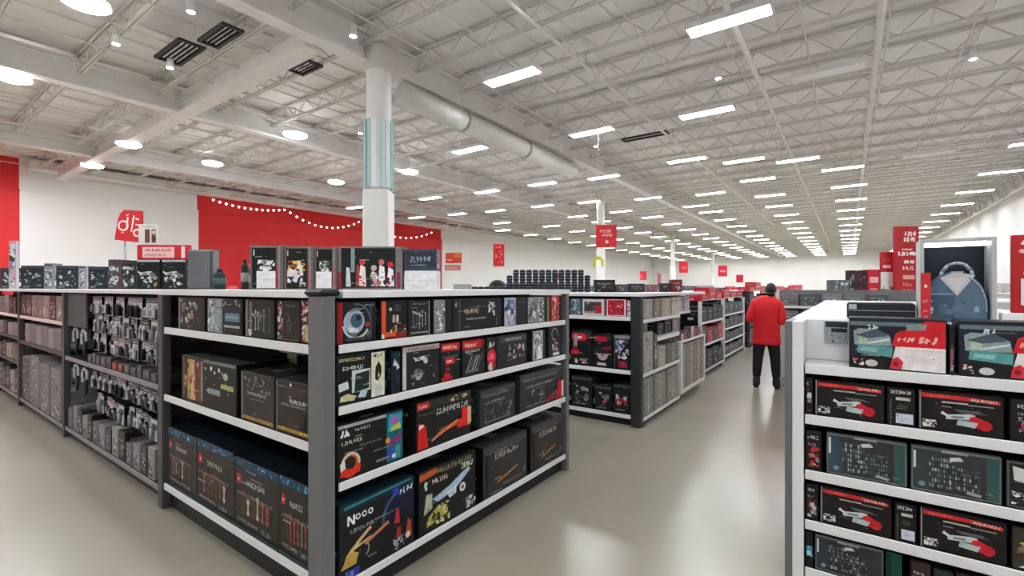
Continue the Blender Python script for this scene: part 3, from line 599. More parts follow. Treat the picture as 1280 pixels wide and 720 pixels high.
def a_f4(F, R):
    F.r(0, 0, 1, 1, '#1b1a1a'); F.specks(.02, .02, .28, .98, 34, ['#b4a79c', '#8a4a44', '#d9cfc4', '#4a423e', '#b43c44'], R, .08); F.specks(.45, .2, .7, .7, 14, ['#3c3b3a', '#5f5d5b', '#4a5a56'], R, .1); F.r(.3, .02, .96, .05, '#55514c'); F.txt(.4, .84, .45, .08, '#6e6b68', R)
def a_f5(F, R):
    F.r(0, 0, 1, 1, '#3a201c'); F.specks(.0, .02, .7, .98, 50, ['#e0d2b8', '#b89a78', '#6a2a24', '#f2eadc', '#2b1a18', '#c24a3c'], R, .1); F.p([(.3, .03), (.62, .03), (.55, .4), (.38, .4)], '#c9b28a'); F.r(.82, 0, 1, 1, '#4c2622')
on_front(-4.05, -3.60, TF, .235, '#222322', a_f1, 'dark carton with pale speckled tools, leftmost on the front top shelf', d=.28)
on_front(-3.56, -3.065, TF, .232, '#17191b', a_f2, 'carton half speckled teal-white, half dark with blue-grey screen')
on_front(-3.03, -2.685, TF, .232, '#1a201c', a_f3, 'dark green carton with thin tools and grey left edge, front top shelf', d=.28)
on_front(-2.66, -2.415, TF, .23, '#1b1a1a', a_f4, 'black carton with beige-red left strip on the front top shelf', d=.28)
on_front(-2.41, -2.285, TF, .236, '#3a201c', a_f5, 'narrow cream and red-brown patterned carton beside the corner post', d=.28)
def a_g1(F, R):
    F.r(0, 0, 1, 1, '#161b17'); F.r(0, 0, .42, 1, '#241a12')
    for x0, x1, c in ((.02, .06, '#5b5147'), (.12, .19, '#c29a54'), (.19, .26, '#d9b48e'), (.27, .31, '#7c2f1c'), (.33, .36, '#a43c22'), (.38, .42, '#8f8a9a')): F.r(x0, .05, x1, .95, c)
    F.specks(.05, .05, .42, .9, 20, ['#e0c080', '#34241a', '#a8562c', '#c9a0a0'], R, .08); F.specks(.46, .1, .95, .92, 12, ['#e3e8e2', '#b9c2ba'], R, .035); F.c(.83, .73, .08, '#a7c0a6', 10, 1.4); F.p([(.74, .48), (.96, .46), (.96, .56), (.76, .57)], '#a8ae6c'); F.r(.52, .3, .74, .42, '#8f9698'); F.c(.58, .84, .05, '#e6eae6', 8); F.c(.72, .84, .05, '#dfe4e0', 8); F.r(.44, .94, 1, 1, '#79807a')
def a_g2(F, R):
    F.r(0, 0, 1, 1, '#33302d'); F.r(0, 0, .05, 1, '#817d78'); F.r(.06, .03, .98, .1, '#a5803a'); F.specks(.06, .03, .98, .1, 18, ['#d8b45c', '#c0683a', '#6e5424'], R, .03); F.specks(.1, .62, .9, .96, 26, ['#545552', '#7d806f', '#454644', '#8d9088'], R, .06); F.txt(.2, .55, .6, .07, '#b9babc', R, sl=.2); F.txt(.3, .46, .45, .04, '#83858a', R)
def a_g3(F, R):
    F.r(0, 0, 1, 1, '#322c29'); F.r(0, .0, .03, 1, '#75716d'); F.r(.05, .04, .98, .11, '#b08a38'); F.specks(.05, .04, .98, .11, 20, ['#e4c060', '#8a6a28'], R, .03); F.txt(.38, .6, .5, .08, '#c3c4c6', R, bold=.3); F.txt(.15, .53, .7, .05, '#94969a', R); F.r(.04, .88, .95, .9, '#55504c'); F.c(.44, .95, .035, '#f1ede6', 8); F.p([(.3, .2), (.8, .12), (.8, .4), (.4, .42)], '#3a2c26')
Z2 = Z1F[0]
on_front(-3.99, -3.14, Z2, .325, '#161b17', a_g1, 'wide dark green carton with gold and red striped left part, middle front shelf', d=.34, top='#4a4c46')
on_front(-3.085, -2.685, Z2, .30, '#33302d', a_g2, 'brown-black carton with gold base strip, middle of the front middle shelf', d=.34)
on_front(-2.67, -2.29, Z2, .298, '#322c29', a_g3, 'brown-black carton with gold base strip next to the corner post', d=.34, top='#3c3a38')
mb = MB(); mb.box(-3.2, 1.775, Z2+.002, -3.08, 1.79, Z2+.41, 0, '#8f8d80', .004); mb.box(-3.3, 1.77, Z2+.36, -2.98, 1.785, Z2+.40, 0, '#a4a294', .004); mb.box(-3.22, 1.765, Z2+.002, -3.06, 1.8, Z2+.03, 0, '#77756c', .004)
tag(mb.build('shelf_sign_stand', MATTE), 'pale T-shaped stand behind the cartons on the front middle shelf', 'stand')
def a_deep(seed):
    def f(F, R):
        R = random.Random(seed); F.r(0, 0, 1, 1, '#2d2926'); F.r(0, .9, 1, 1, '#15405c'); F.specks(0, .91, 1, 1, 16, ['#2f7fb0', '#5fb0dc', '#0d2a3e', '#1e5f88'], R, .05); F.p([(.06, .64), (.17, .66), (.18, .76), (.1, .8), (.06, .75)], '#c22f3a'); F.c(.11, .71, .022, '#f2dada', 7); F.txt(.32, .66, .42, .08, '#b4aca4', R, bold=.28); F.r(.3, .71, .34, .72, '#8f8a84')
        F.r(.14, .26, .86, .54, '#38291f'); F.wrenches(.18, .22, .84, .54, 6, ['#7c3f2c', '#a4523a', '#8b8178', '#5b3c2e', '#c0b4a8'], R); F.txt(.08, .5, .84, .05, '#8f8478', R); F.txt(.1, .12, .5, .05, '#a79d92', R); F.txt(.68, .1, .22, .07, '#7f98a4', R); F.r(0, 0, 1, .05, '#16323c'); F.r(0, 0, .02, 1, '#4a4744')
    return f
zb = ZBF
for i, (x0, x1, hh, lb) in enumerate([(-4.26, -3.745, .44, 'deep brown-black carton with blue top edge, leftmost of four on the front bottom shelf'), (-3.735, -3.185, .445, 'deep brown-black carton with blue top edge, second of four on the bottom shelf'), (-3.175, -2.64, .435, 'deep brown-black carton with blue top edge, third of four on the bottom shelf'), (-2.63, -2.285, .44, 'deep brown-black carton with blue top edge beside corner post on the bottom shelf')]):
    def ta(S, R): S.r(0, .0, 1, 1, '#1e1d1c')
    on_front(x0, x1, zb, hh, '#2d2926', a_deep(40+i), lb, d=.38, side='#101010', top='#0f1c26', name='tool_chest_carton', sideart=ta)
def atd(px, d):                                   # a point on the floor plan, d metres ahead of the camera
    P = FV*d + RV*((px-640)/590*d); return P.x, P.y
def aty(px, y):
    t = (px-640)/590; v = FV + RV*t; d = y/v.y; return v.x*d, d
# ================================================================ the row running away to the left
FY = 1.42
UN = [(-7.3, -4.385), (-9.78, -7.36), (-11.5, -9.84), (-13.4, -11.56)]
U2 = shelf_unit('gondola_shelf', 'dark pegboard unit full of hanging packs left of the nearest island', (UN[0][0], FY, 0), 0, UN[0][1]-UN[0][0], .46, 1.645, (.93,), posts=(1, 0), pw=.07, base=.13, postm=POSTM, shelfm=DARK, railm=GREYR)
mb = MB(); mb.box(.04, .02, 1.27, .76, .04, 1.635, bev=.004); mb.build('blank_panel', mat('panel_grey', '#4c4d50', .6, noise=.06), U2)
for zz in (1.6145, 1.4245, 1.2345, .8425, .6025):
    mb = MB()
    for i in range(12): mb.bar((.9+i*.165, .05, zz), (.9+i*.165, .43, zz), .0018, n=4)
    mb.build('peg_hooks', WIRE, U2)
U3 = shelf_unit('gondola_shelf', 'dark shelf unit with a pinkish top rail and grey binders', (UN[1][0], FY, 0), 0, UN[1][1]-UN[1][0], .46, 1.645, (.95, 1.31), posts=(1, 0), pw=.08, base=.12, railm=[GREYR, DIMR, PINKW], postm=POSTM)
shelf_unit('gondola_shelf', 'dark shelf unit second from the left end with a pale top rail', (UN[2][0], FY, 0), 0, UN[2][1]-UN[2][0], .46, 1.645, (.62, .98, 1.31), posts=(1, 0), pw=.08, base=.12, railm=[GREYR, DIMR, DIMR, PINKW], postm=POSTD)
shelf_unit('gondola_shelf', 'dark shelf unit cut by the left edge of the picture', (UN[3][0], FY, 0), 0, UN[3][1]-UN[3][0], .46, 1.645, (.62, .98, 1.31), posts=(0, 1), pw=.08, base=.12, railm=[GREYR, DIMR, DIMR, PINKW], postm=POSTD)
mb = MB(); mb.box(-13.4, FY-.012, 1.648, -4.345, 2.6, 1.686, bev=.004); tag(mb.build('counter_slab', WHITE), 'long white top board of the row running to the left', 'worktop')
mb = MB(); mb.box(-13.4, 2.5, .002, -4.36, 2.53, 1.645); tag(mb.build('row_rear_panel', DARK), 'dark rear panel behind the left row', 'panel')
# hanging packs
def pack_proto(kind):
    R = random.Random(kind*13+5); o = bpy.data.objects.new('hanging_tool_pack', None); C.objects.link(o)
    card = [('#d6d3d6', '#8c6a92'), ('#cfcccf', '#3c3c42'), ('#b9b6ba', '#1d1e22'), ('#54545a', '#c9c6ca'), ('#c7bfc6', '#8a2e5c'), ('#8b8a90', '#222327')][kind]
    mb = MB(); mb.box(-.066, 0, -.185, .066, .004, .0, 0, card[0], .001); F = Face(mb, (-.066, 0, -.185), (1, 0, 0), (0, 0, 1), .132, .185)
    F.r(.04, .78, .96, .98, card[1]); F.txt(.12, .83, .76, .1, '#e8e6ea', R); F.c(.5, .93, .04, '#101010', 8); F.r(.04, .03, .96, .5, card[1] if kind % 2 else '#2a2a2e'); F.specks(.05, .05, .95, .7, 12, ['#f0eef0', '#2c2c30', card[1], '#77757a', '#18181a'], R, .08)
    mb.build('backing_card', PRINT, o)
    mb = MB(); t = ['#1a1a1c', '#c9c9cc', '#26262a', '#9b9ba0', '#3a3a40', '#e0dfe2'][kind]
    if kind % 3 == 0: mb.bar((0, -.018, -.17), (0, -.018, -.07), .016, 0, t, 8); mb.bar((0, -.018, -.07), (0, -.018, -.03), .006, 0, '#c9ccd0', 6)
    elif kind % 3 == 1: mb.box(-.04, -.03, -.165, .04, -.001, -.08, 0, t, .008); mb.box(-.02, -.036, -.15, .02, -.03, -.1, 0, '#8c8c92', .003)
    else: mb.bar((-.03, -.014, -.17), (.012, -.014, -.05), .012, 0, t, 6); mb.bar((.03, -.014, -.17), (-.012, -.014, -.05), .012, 0, '#66666c', 6); mb.bar((0, -.014, -.08), (0, -.03, -.08), .014, 0, '#b0b0b4', 8)
    mb.build('blister_tool', PRINT, o)
    return o
PK = [pack_proto(k) for k in range(6)]; used = set()
def put_pack(k, loc, label, sc_=1.):
    o = PK[k] if k not in used else copy_tree(PK[k]); used.add(k)
    o.location = loc; o.scale = (sc_, 1, 1.); tag(o, label, 'tool pack', 'packs hanging on the pegboard')
R0 = random.Random(4)
colr = ['lilac-topped', 'white', 'pale grey', 'dark', 'magenta-topped', 'mid-grey']
rown = ['top', 'second', 'third', 'lowest']
for r, zz in enumerate((1.612, 1.422, 1.232)):
    for i in range(12):
        k = R0.choice([(0, 4, 0, 1, 0), (1, 3, 5, 2), (1, 2, 0, 4)][r])
        put_pack(k, (UN[0][0]+.9+i*.165, FY+.05+R0.uniform(0, .05), zz), '%s pack hanging on the pegboard, %s from left in the %s row' % (colr[k], ordn(i), rown[r]), R0.uniform(1.05, 1.22))
for i in range(12):
    k = R0.choice((1, 5, 2, 0, 5)); put_pack(k, (UN[0][0]+.9+i*.165, FY+.06+R0.uniform(0, .05), .84), '%s pack on the pegboard row below the middle shelf, %s from left' % (colr[k], ordn(i)), R0.uniform(1.05, 1.22))
for i in range(12):
    k = R0.choice((1, 3, 4, 2, 5)); put_pack(k, (UN[0][0]+.9+i*.165, FY+.06+R0.uniform(0, .05), .6), '%s pack on the lowest pegboard row above the deck cartons, %s from left' % (colr[k], ordn(i)), R0.uniform(1.05, 1.22))
def a_rand(seed, base, cols, n=26, band=None):
    def f(F, R):
        R = random.Random(seed); F.r(0, 0, 1, 1, base)
        if band: F.r(0, .78, 1, 1, band); F.txt(.1, .83, .8, .1, '#e9e4e0', R, bold=.3)
        F.txt(.1, .66, .7, .08, '#c9c8c6', R); F.specks(.08, .08, .92, .62, n, cols, R, .1)
    return f
GREYS = ['#a9a6a8', '#67656a', '#2a2a2e', '#ccc8cd', '#47454a', '#88868a', '#1c1c1f']
# small goods on the pegboard unit's middle shelf and deck
x = UN[0][0]+.86; i = 0
while x < UN[0][1]-.16:
    wd = R0.uniform(.1, .16); h = R0.uniform(.07, .11); red = i in (5, 6)
    on_front(x, x+wd, .93, h, '#4a484c', a_rand(i+60, '#57555a' if not red else '#a8342c', GREYS+(['#e06a50', '#f0c0a0'] if red else []), 16), '%s small %s carton from left on the pegboard unit middle shelf' % (ordn(i), 'red' if red else 'grey'), d=.2, y=FY, group='small cartons on the middle shelf', name='small_carton'); x += wd+.03; i += 1
x = UN[0][0]+.1; i = 0
while x < UN[0][1]-.2:
    wd = R0.uniform(.13, .19); h = R0.uniform(.18, .27); c = ['#6c6a6e', '#8d8b8e', '#3a3a3e', '#9a998f', '#222327'][i % 5]
    on_front(x, x+wd, .13, h, c, a_rand(i+80, c, GREYS, 30), '%s carton from left, grey speckled, on the pegboard unit floor deck' % ordn(i), d=.3, y=FY, group='grey cartons on the pegboard deck', name='grey_carton'); x += wd+.025; i += 1
for k, (xx, zz) in enumerate(((.2, 1.26), (.52, 1.25), (.22, .85), (.55, .84))):
    o = thing('hanging_clamp', 'pale curved clamp hanging below the blank panel, %s' % ['upper left one', 'upper right one', 'lower left one', 'lower right one'][k], 'clamp', (UN[0][0]+xx, FY+.06, zz), 0, 'clamps below the blank panel')
    mb = MB(); pts = [(.09*math.cos(a)-.0, 0, .09*math.sin(a)-.1) for a in [PI*j/8-.3 for j in range(12)]]; mb.tube(pts, .014, 0, '#d0cfd2'); mb.build('clamp_arm', PRINT, o)
    mb = MB(); mb.bar((.05, 0, -.12), (.02, 0, -.3), .016, 0, '#3a393d', 8); mb.build('handle', PRINT, o)
    mb = MB(); mb.bar((0, 0, -.012), (0, .36, -.012), .004, n=4); mb.build('peg_hook', WIRE, o)
# grey binders, stacked patterned cartons on the pinkish-rail unit
for i in range(6):
    x0 = UN[1][0]+.3+i*.33
    on_front(x0, x0+.3, .95, .25+.01*(i % 2), '#a19da0', lambda F, R, i=i: (F.r(0, 0, 1, 1, '#7d7a7d' if i % 2 else '#989498'), F.r(.0, 0, .12, 1, '#6e6b70'), F.r(.5, 0, .54, 1, '#77747a'), F.txt(.6, .7, .3, .06, '#5a585c', R)), 'grey binder-like pack, %s from left under the pinkish rail' % ordn(i), d=.28, y=FY, group='grey packs under the pinkish rail', name='grey_pack')
for i in range(7):
    x0 = UN[1][0]+.06+i*.33; c = ['#2a2024', '#4a2830', '#8d7d7d', '#8a7472', '#a09494', '#5a2226', '#8d8686'][i]
    on_front(x0, x0+.31, 1.31, .29, c, a_rand(i+120, c, ['#e6dada', '#8a4a4a', '#3a3034', '#c9b0b0', '#f0e8e8'], 34), '%s carton from left above the pinkish rail, mottled red and white' % ordn(i), d=.3, y=FY, group='mottled cartons above the pinkish rail', name='mottled_carton')
for c_ in range(4):
    for s_ in range(2 if c_ != 1 else 3):
        x0 = UN[1][0]+.12+c_*.55; hh = .3 if c_ != 1 else .22
        on_front(x0, x0+.46, .12+s_*(hh+.003), hh, '#9c999b', a_rand(c_*5+s_+140, '#858284' if c_ != 0 else '#4c4a4c', GREYS+['#e8e8e8'], 34), 'grey patterned carton, %s in the %s stack from left on the low deck' % (['bottom', 'middle', 'topmost'][s_], ordn(c_)), d=.34, y=FY, group='patterned cartons stacked on the deck', name='patterned_carton')
for u, nm in ((2, 'the second shelf unit from the left end'), (3, 'the shelf unit at the left picture edge')):
    n = 0
    for lv, (z, hh) in enumerate(((.12, .4), (.62, .27), (.98, .24), (1.31, .29))):
        x = UN[u][0]+.07
        while x < UN[u][1]-.3:
            wd = R0.uniform(.24, .42); wd = min(wd, UN[u][1]-.05-x); c = R0.choice(['#5a585a', '#8c888a', '#3c3a3c', '#6e6458', '#a39c98', '#2e3438'])
            on_front(x, x+wd, z, hh*R0.uniform(.75, 1), c, a_rand(n+170+u*40, c, GREYS+['#b09a70', '#8a4a4a'], 22), '%s grey-toned carton from left, %s level of %s' % (ordn(n % 9), ['deck', 'second', 'third', 'top'][lv], nm), d=.32, y=FY, group='cartons on the far left units', name='shelf_carton'); x += wd+.03; n += 1
# goods on the tops of the left row
def facing(px0, px1, y=None, d=None):
    """position, width and heading for a thing that turns its face to the aisle crossing"""
    m = (px0+px1)/2
    if d is None: X, d = aty(m, y); P = (X, y)
    else: P = atd(m, d)
    return P, (px1-px0)*d/590, d
TOPZ = 1.687
def a_topbox(seed, tone='#1c2529'):
    def f(F, R):
        R = random.Random(seed); F.r(0, 0, 1, 1, tone); F.r(.03, .9, .97, .97, '#3f4a4e'); F.specks(.08, .1, .92, .8, 26, ['#8d9aa0', '#51606a', '#b9c2c6', '#2c3940', '#d8dcde'], R, .09); F.r(.08, .05, .4, .12, '#788388')
    return f
for i, (a, b, t, tone, lb) in enumerate([(0, 22, 332, '#223038', 'dark blue-grey carton on the left row top at the left picture edge'), (26, 54, 329, '#1e282c', 'dark teal carton on the left row top below the red wall end'), (55, 66, 326, '#8c8a92', 'narrow speckled carton standing between two dark ones on the left row'), (70, 97, 329, '#1d282e', 'wide dark teal carton on the left row top below the white wall'), (98, 107, 329, '#a3a0a4', 'narrow pale speckled carton on the left row top'), (110, 133, 330, '#18222a', 'dark carton left of the pink-topped ones on the left row'), (135, 150, 321, '#5a3c48', 'pinkish speckled carton left of the red sign header'), (152, 169, 322, '#262a26', 'dark green carton just left of the red header board')]):
    (X, Y), wd, d = facing(a, b, y=1.78); hh = (358-t)/590*d
    carton('top_carton', lb, wd, .16, hh, tone, a_topbox(i+300, tone), (X, Y, TOPZ), YAW, 'cartons standing on the left row top')
for i, (a, b) in enumerate(((171, 200), (202, 232))):
    (X, Y), wd, d = facing(a, b, d=5.0); carton('top_carton', 'dark picture carton under the red header board, %s one' % ('left' if i == 0 else 'right'), wd, .2, .315, '#14181a', lambda F, R, i=i: (F.r(0, 0, 1, 1, '#14181a'), F.r(.0, .93, 1, 1, '#b8b8b4'), F.grinder(.5, .5, .4, '#6a6c70', '#c9c9cc'), F.specks(.1, .05, .9, .5, 20, ['#8d9094', '#d6d6d8', '#4a4a60', '#a08a50'], R, .08)), (X, Y, TOPZ), YAW, 'cartons under the red header')
(X, Y), wd, d = facing(171, 236, d=5.02)
mb = MB(); mb.box(-wd/2, 0, 0, wd/2, .05, .155, 0, '#c8182a', .004); F = Face(mb, (-wd/2, 0, 0), (1, 0, 0), (0, 0, 1), wd, .155); R = random.Random(3); F.r(.11, .12, .72, .85, '#f0c8c4'); F.txt(.15, .55, .54, .2, '#a03038', R); F.txt(.15, .22, .45, .2, '#c2636a', R); F.r(.86, .1, .93, .9, '#f6dcd8')
tag(mb.build('header_board', MATTE, None, (X, Y, 2.004), YAW), 'red header board with pale panel on top of dark cartons', 'sign')
(X, Y), wd, d = facing(173, 196, d=5.03)
mb = MB(); mb.box(-wd/2, 0, 0, wd/2, .03, .22, 0, '#e6e2de', .003); F = Face(mb, (-wd/2, 0, 0), (1, 0, 0), (0, 0, 1), wd, .22); F.r(.35, .1, .95, .75, '#6a4038'); F.r(.62, .1, .72, .75, '#e0d6cc'); F.c(.84, .6, .1, '#d8c2ba'); F.c(.84, .3, .12, '#402822'); F.txt(.2, .84, .7, .08, '#888480', R)
tag(mb.build('picture_card', MATTE, None, (X, Y, 2.1605), YAW), 'small white card with brown picture above the red header board', 'sign')
(X, Y), wd, d = facing(233, 265, d=4.62)
o = thing('steel_cabinet', 'grey steel cabinet door standing on the left row top against red wall', 'cabinet', (X, Y, TOPZ), YAW)
mb = MB(); mb.box(-wd/2, .02, 0, wd/2, .12, .39, 0, bev=.006); mb.build('cabinet_body', mat('cabinet_grey', '#707276', .4, metal=.3, noise=.1), o)
mb = MB(); mb.box(-wd/2+.012, 0, .012, wd/2-.02, .019, .378, 0, bev=.005); mb.build('cabinet_door', mat('cabinet_door_grey', '#66686c', .35, metal=.3, noise=.12), o)
mb = MB(); mb.box(wd/2-.06, -.012, .17, wd/2-.045, 0, .23, 0, bev=.003); mb.build('door_handle', WIRE, o)
def bottle(px, d, r, h, col, label, capc='#101012', stripe=None):
    X, Y = atd(px, d); o = thing('bottle', label, 'bottle', (X, Y, TOPZ))
    mb = MB(); mb.lathe([(r*.95, 0), (r, .01), (r, h*.72), (r*.55, h*.84), (r*.4, h*.86)], c=col, n=14)
    if stripe: mb.lathe([(r*1.01, h*.25), (r*1.01, h*.55)], c=stripe, n=14)
    mb.build('bottle_body', PRINT, o); mb = MB(); mb.lathe([(r*.45, h*.86), (r*.45, h), (r*.3, h*1.0)], c=capc, n=12); mb.build('cap', PRINT, o)
bottle(275, 4.62, .055, .2, '#1d2a33', 'stout dark teal bottle on the left row top before the red wall', '#16191c', '#41606a')
bottle(306, 4.18, .032, .27, '#2a2b2e', 'slim dark canister left of the glass-fronted display boxes', '#17181a', '#8d9092')
bottle(313, 4.3, .022, .23, '#8e1626', 'small red bottle beside the leftmost display box', '#b5a08c', '#d8a0a0')
# window boxes on the island top
def a_win(seed, kind):
    def f(F, R):
        R = random.Random(seed); F.r(0, 0, 1, 1, '#6a625e'); F.r(.06, .02, .8, .96, '#121716')
        if kind in (0, 2): F.r(.2 if kind == 0 else .06, .02, .78, .42, '#e8e8ea'); F.r(.2, .23, .78, .24, '#c9c9cc'); F.specks(.22, .42, .76, .68, 30, ['#dfe2dc', '#8d9690', '#3c443c', '#f0f0ea'] if kind == 0 else ['#a9b8a8', '#dfe6da', '#3c4a40'], R, .06)
        elif kind == 1: F.specks(.12, .42, .72, .68, 40, ['#d8b840', '#e8d070', '#6a4a20', '#f0e8d8', '#a03028'], R, .06); F.specks(.1, .15, .66, .46, 24, ['#f0e4e4', '#e0d4d8', '#c8d8e8'], R, .09); F.specks(.5, .06, .75, .16, 8, ['#d8dcde'], R, .04)
        F.r(.8, .02, .86, .55, '#a02a3e'); F.r(.86, 0, .92, 1, '#8f8580'); F.r(.1, .78, .14, .92, '#c0c6c2')
    return f
def a_bigwin(F, R):
    F.r(0, 0, 1, 1, '#776e6a'); F.r(.05, .03, .9, .97, '#141917'); F.r(0, 0, .05, .4, '#8c2a38'); F.r(.2, .4, .26, .97, '#7f9494'); F.p([(.12, .06), (.2, .06), (.18, .5), (.13, .52)], '#d0d4d4')
    for x, c1, c2, h in ((.38, '#d8382e', '#e4dcd8', .72), (.56, '#c9b8a8', '#caa9a4', .58), (.68, '#b86a62', '#ece8ea', .72), (.82, '#d02a34', '#e6e6ea', .66)):
        F.c(x, h-.08, .07, c1, 10); F.p([(x-.06, .08), (x+.06, .06), (x+.045, h-.2), (x-.03, h-.14)], c2); F.specks(x-.07, .05, x+.07, .4, 12, [c1, '#f2f2f4', '#2a2a30', '#c03a40'], R, .06)
    F.p([(.28, .06), (.33, .08), (.34, .55), (.29, .58)], '#9a4038'); F.r(.92, .03, .97, .4, '#8a2438')
def topwin(a, b, h, art, label, dp=.2, d=4.0):
    (X, Y), wd, dd = facing(a, b, d=d)
    carton('window_box', label, wd, dp, h, '#6a625e', art, (X, Y, TOPZ), YAW, 'window boxes on the island top', lid=False)
topwin(312, 354, .372, a_win(1, 0), 'display box with white lower half, leftmost on the island top')
topwin(355, 392, .366, a_win(2, 1), 'display box with yellow and white goods, second on the island top')
topwin(393, 421, .36, a_win(3, 2), 'display box with plain white lower half beside the wide one')
topwin(422, 503, .365, a_bigwin, 'wide dark display box with red and white figures on the island top')
(X, Y), wd, dd = facing(505, 546, d=4.02)
carton('white_carton', 'plain white carton on the island top right of the wide display box', wd, .2, .16, '#dfe0e2', lambda F, R: (F.r(0, 0, 1, 1, '#e4e5e7'), F.r(.05, .48, .95, .5, '#cfd0d2')), (X, Y, TOPZ), YAW, top='#d4d5d7', side='#d8d8da')
carton('navy_carton', 'small navy carton with pale lettering on top of the white carton', wd, .18, .185, '#3b4250', lambda F, R: (F.r(0, 0, 1, 1, '#3b4250'), F.r(.05, .12, .95, .9, '#2c333f'), F.txt(.15, .4, .7, .28, '#8d98ac', R, bold=.2), F.r(.2, .2, .7, .26, '#6a7486')), (X, Y, TOPZ+.161), YAW)
# ================================================================ second island
JX, JY = -2.05, 5.55
shelf_unit('gondola_shelf', 'black shelf unit of the second island facing the near cross aisle', (-5.4, JY, 0), 0, 3.23, .43, 1.59, (.685, 1.345), posts=(1, 0), base=.14, lip=.05)
shelf_unit('gondola_shelf', 'upper shelf behind the display bin on the second island far corner', (JX-.225, JY+1.655, 0), PI/2, 1.42, .2, 1.59, (1.31,), posts=(0, 0), base=.1, backm=mat('grey_back', '#77787a', .6), shelfm=mat('grey_shelf', '#6b6c6e', .5))
J2 = shelf_unit('gondola_shelf', 'shelf unit with pale goods on the second island, facing the main aisle', (JX, JY+.09, 0), PI/2, 1.56, .4, 1.59, (.64, 1.31), posts=(0, 0), base=.1, backm=mat('grey_back', '#77787a', .6), shelfm=mat('grey_shelf', '#6b6c6e', .5), cut=(.41, .09))
mb = MB(); mb.box(JX-.12, JY-.012, .001, JX+.006, JY+.085, 1.592, bev=.006); tag(mb.build('corner_post', POSTD), 'black corner post of the second shelf island', 'post')
mb = MB(); mb.box(-5.41, JY-.016, 1.594, JX+.012, 8.66, 1.635, bev=.004); tag(mb.build('counter_slab', WHITE), 'white top slab of the second shelf island', 'worktop')
mb = MB(); mb.box(-5.4, 8.6, .002, JX-.46, 8.63, 1.59); tag(mb.build('island_rear_panel', DARK), 'dark rear panel closing the second shelf island', 'panel')
def jf(x0, x1, z, h, base, art, label, d=.26, **k): return on_front(x0, x1, z, h, base, art, label, d=d, y=JY, group='goods on the second island front', **k)
jf(-3.55, -3.06, 1.345, .21, '#3a4a58', a_mottle(['#6f8ba0', '#20303c', '#c9d4dc'], '#4a5f70', 20), 'blue-grey carton on the second island top shelf behind the near post')
jf(-3.02, -2.86, 1.345, .215, '#56707c', a_mottle(['#8aa6b2', '#34464f', '#d9e4e8'], '#5c7480', 24), 'teal-grey carton leftmost in view on the second island top shelf')
jf(-2.84, -2.53, 1.345, .21, '#d9d3d4', lambda F, R: (F.r(0, 0, 1, 1, '#e0d8d8'), F.r(.08, .12, .9, .85, '#4a4a48'), F.specks(.1, .4, .7, .8, 14, ['#25362c', '#8d9a90'], R, .1), F.r(.62, .12, .9, .6, '#c42a3c'), F.r(.1, .12, .6, .24, '#b88a98')), 'white carton with dark and red picture on the second island top shelf')
jf(-2.50, -2.235, 1.345, .215, '#c8283c', lambda F, R: (F.r(0, 0, 1, 1, '#e9dede'), F.r(.05, .04, .92, .96, '#c4283e'), F.specks(.12, .1, .85, .9, 18, ['#e8a0ac', '#7a1424', '#1c1a1c', '#f0d8dc'], R, .11)), 'crimson carton with white border on the second island top shelf')
jf(-2.225, -2.18, 1.345, .2, '#d0cfd0', a_mottle(['#8d9092', '#5a6062', '#f0f0f0'], '#d4d2d2', 16), 'narrow pale speckled carton against the second island corner post')
def a_tool(body, seed, kind):
    def f(F, R):
        R = random.Random(seed); F.r(0, 0, 1, 1, '#17191a'); F.r(.05, .86, .9, .96, '#3c3f40')
        if kind == 0: F.drill(.5, .62, .6, body, '#8c1c28'); F.p([(.1, .55), (.25, .55), (.3, .85), (.15, .9)], '#9aa39c'); F.specks(.1, .05, .8, .2, 12, ['#d8d4d4', '#b03a48', '#8d8a8a'], R, .07)
        elif kind == 1: F.r(.1, .8, .75, .95, '#b81c34'); F.saw(.5, .42, .5, '#26282a', '#b8a8ac', '#8c1a28'); F.p([(.2, .06), (.7, .06), (.66, .14), (.24, .14)], '#d8cfcf')
        else: F.r(0, .9, 1, 1, '#8d8f8e'); F.specks(.1, .3, .95, .85, 30, ['#b9c0d4', '#7d88a8', '#e4e4ee', '#a08a9c', '#3c4660'], R, .1); F.r(.3, .05, .85, .22, '#a0243a'); F.r(0, 0, .06, 1, '#55585a')
    return f
jf(-3.45, -3.06, .685, .42, '#1d1f20', a_charcoal(51), 'dark carton on the second island middle shelf half behind the near post')
jf(-3.0, -2.695, .685, .46, '#17191a', a_tool('#d43040', 1, 0), 'black carton with red drill on the second island middle shelf')
jf(-2.685, -2.42, .685, .42, '#17191a', a_tool('#b81c34', 2, 1), 'black carton with red label and saw picture on the second island')
jf(-2.405, -2.185, .685, .43, '#17191a', a_tool('#8d98b8', 3, 2), 'carton with bluish-white picture beside the second island post')
jf(-3.5, -3.06, .14, .36, '#1d1f20', a_charcoal(52), 'dark carton on the second island floor deck behind the near post')
def a_dk(seed, acc):
    def f(F, R):
        R = random.Random(seed); F.r(0, 0, 1, 1, '#1d201f'); F.r(0, .9, 1, .98, '#4b4d50'); F.specks(.15, .2, .85, .75, 16, [acc, '#6e7476', '#3a403e', '#b6babb'], R, .1); F.txt(.15, .08, .6, .07, '#8d908e', R)
    return f
jf(-3.0, -2.70, .14, .40, '#1d201f', a_dk(5, '#7f9a94'), 'dark tall carton leftmost in view on the second island floor deck')
jf(-2.66, -2.43, .14, .31, '#1d201f', a_dk(6, '#c83a50'), 'dark carton with small red picture on the second island floor deck')
jf(-2.41, -2.185, .14, .36, '#221c1d', a_dk(7, '#a02a3a'), 'dark carton with maroon picture beside the second island post deck')
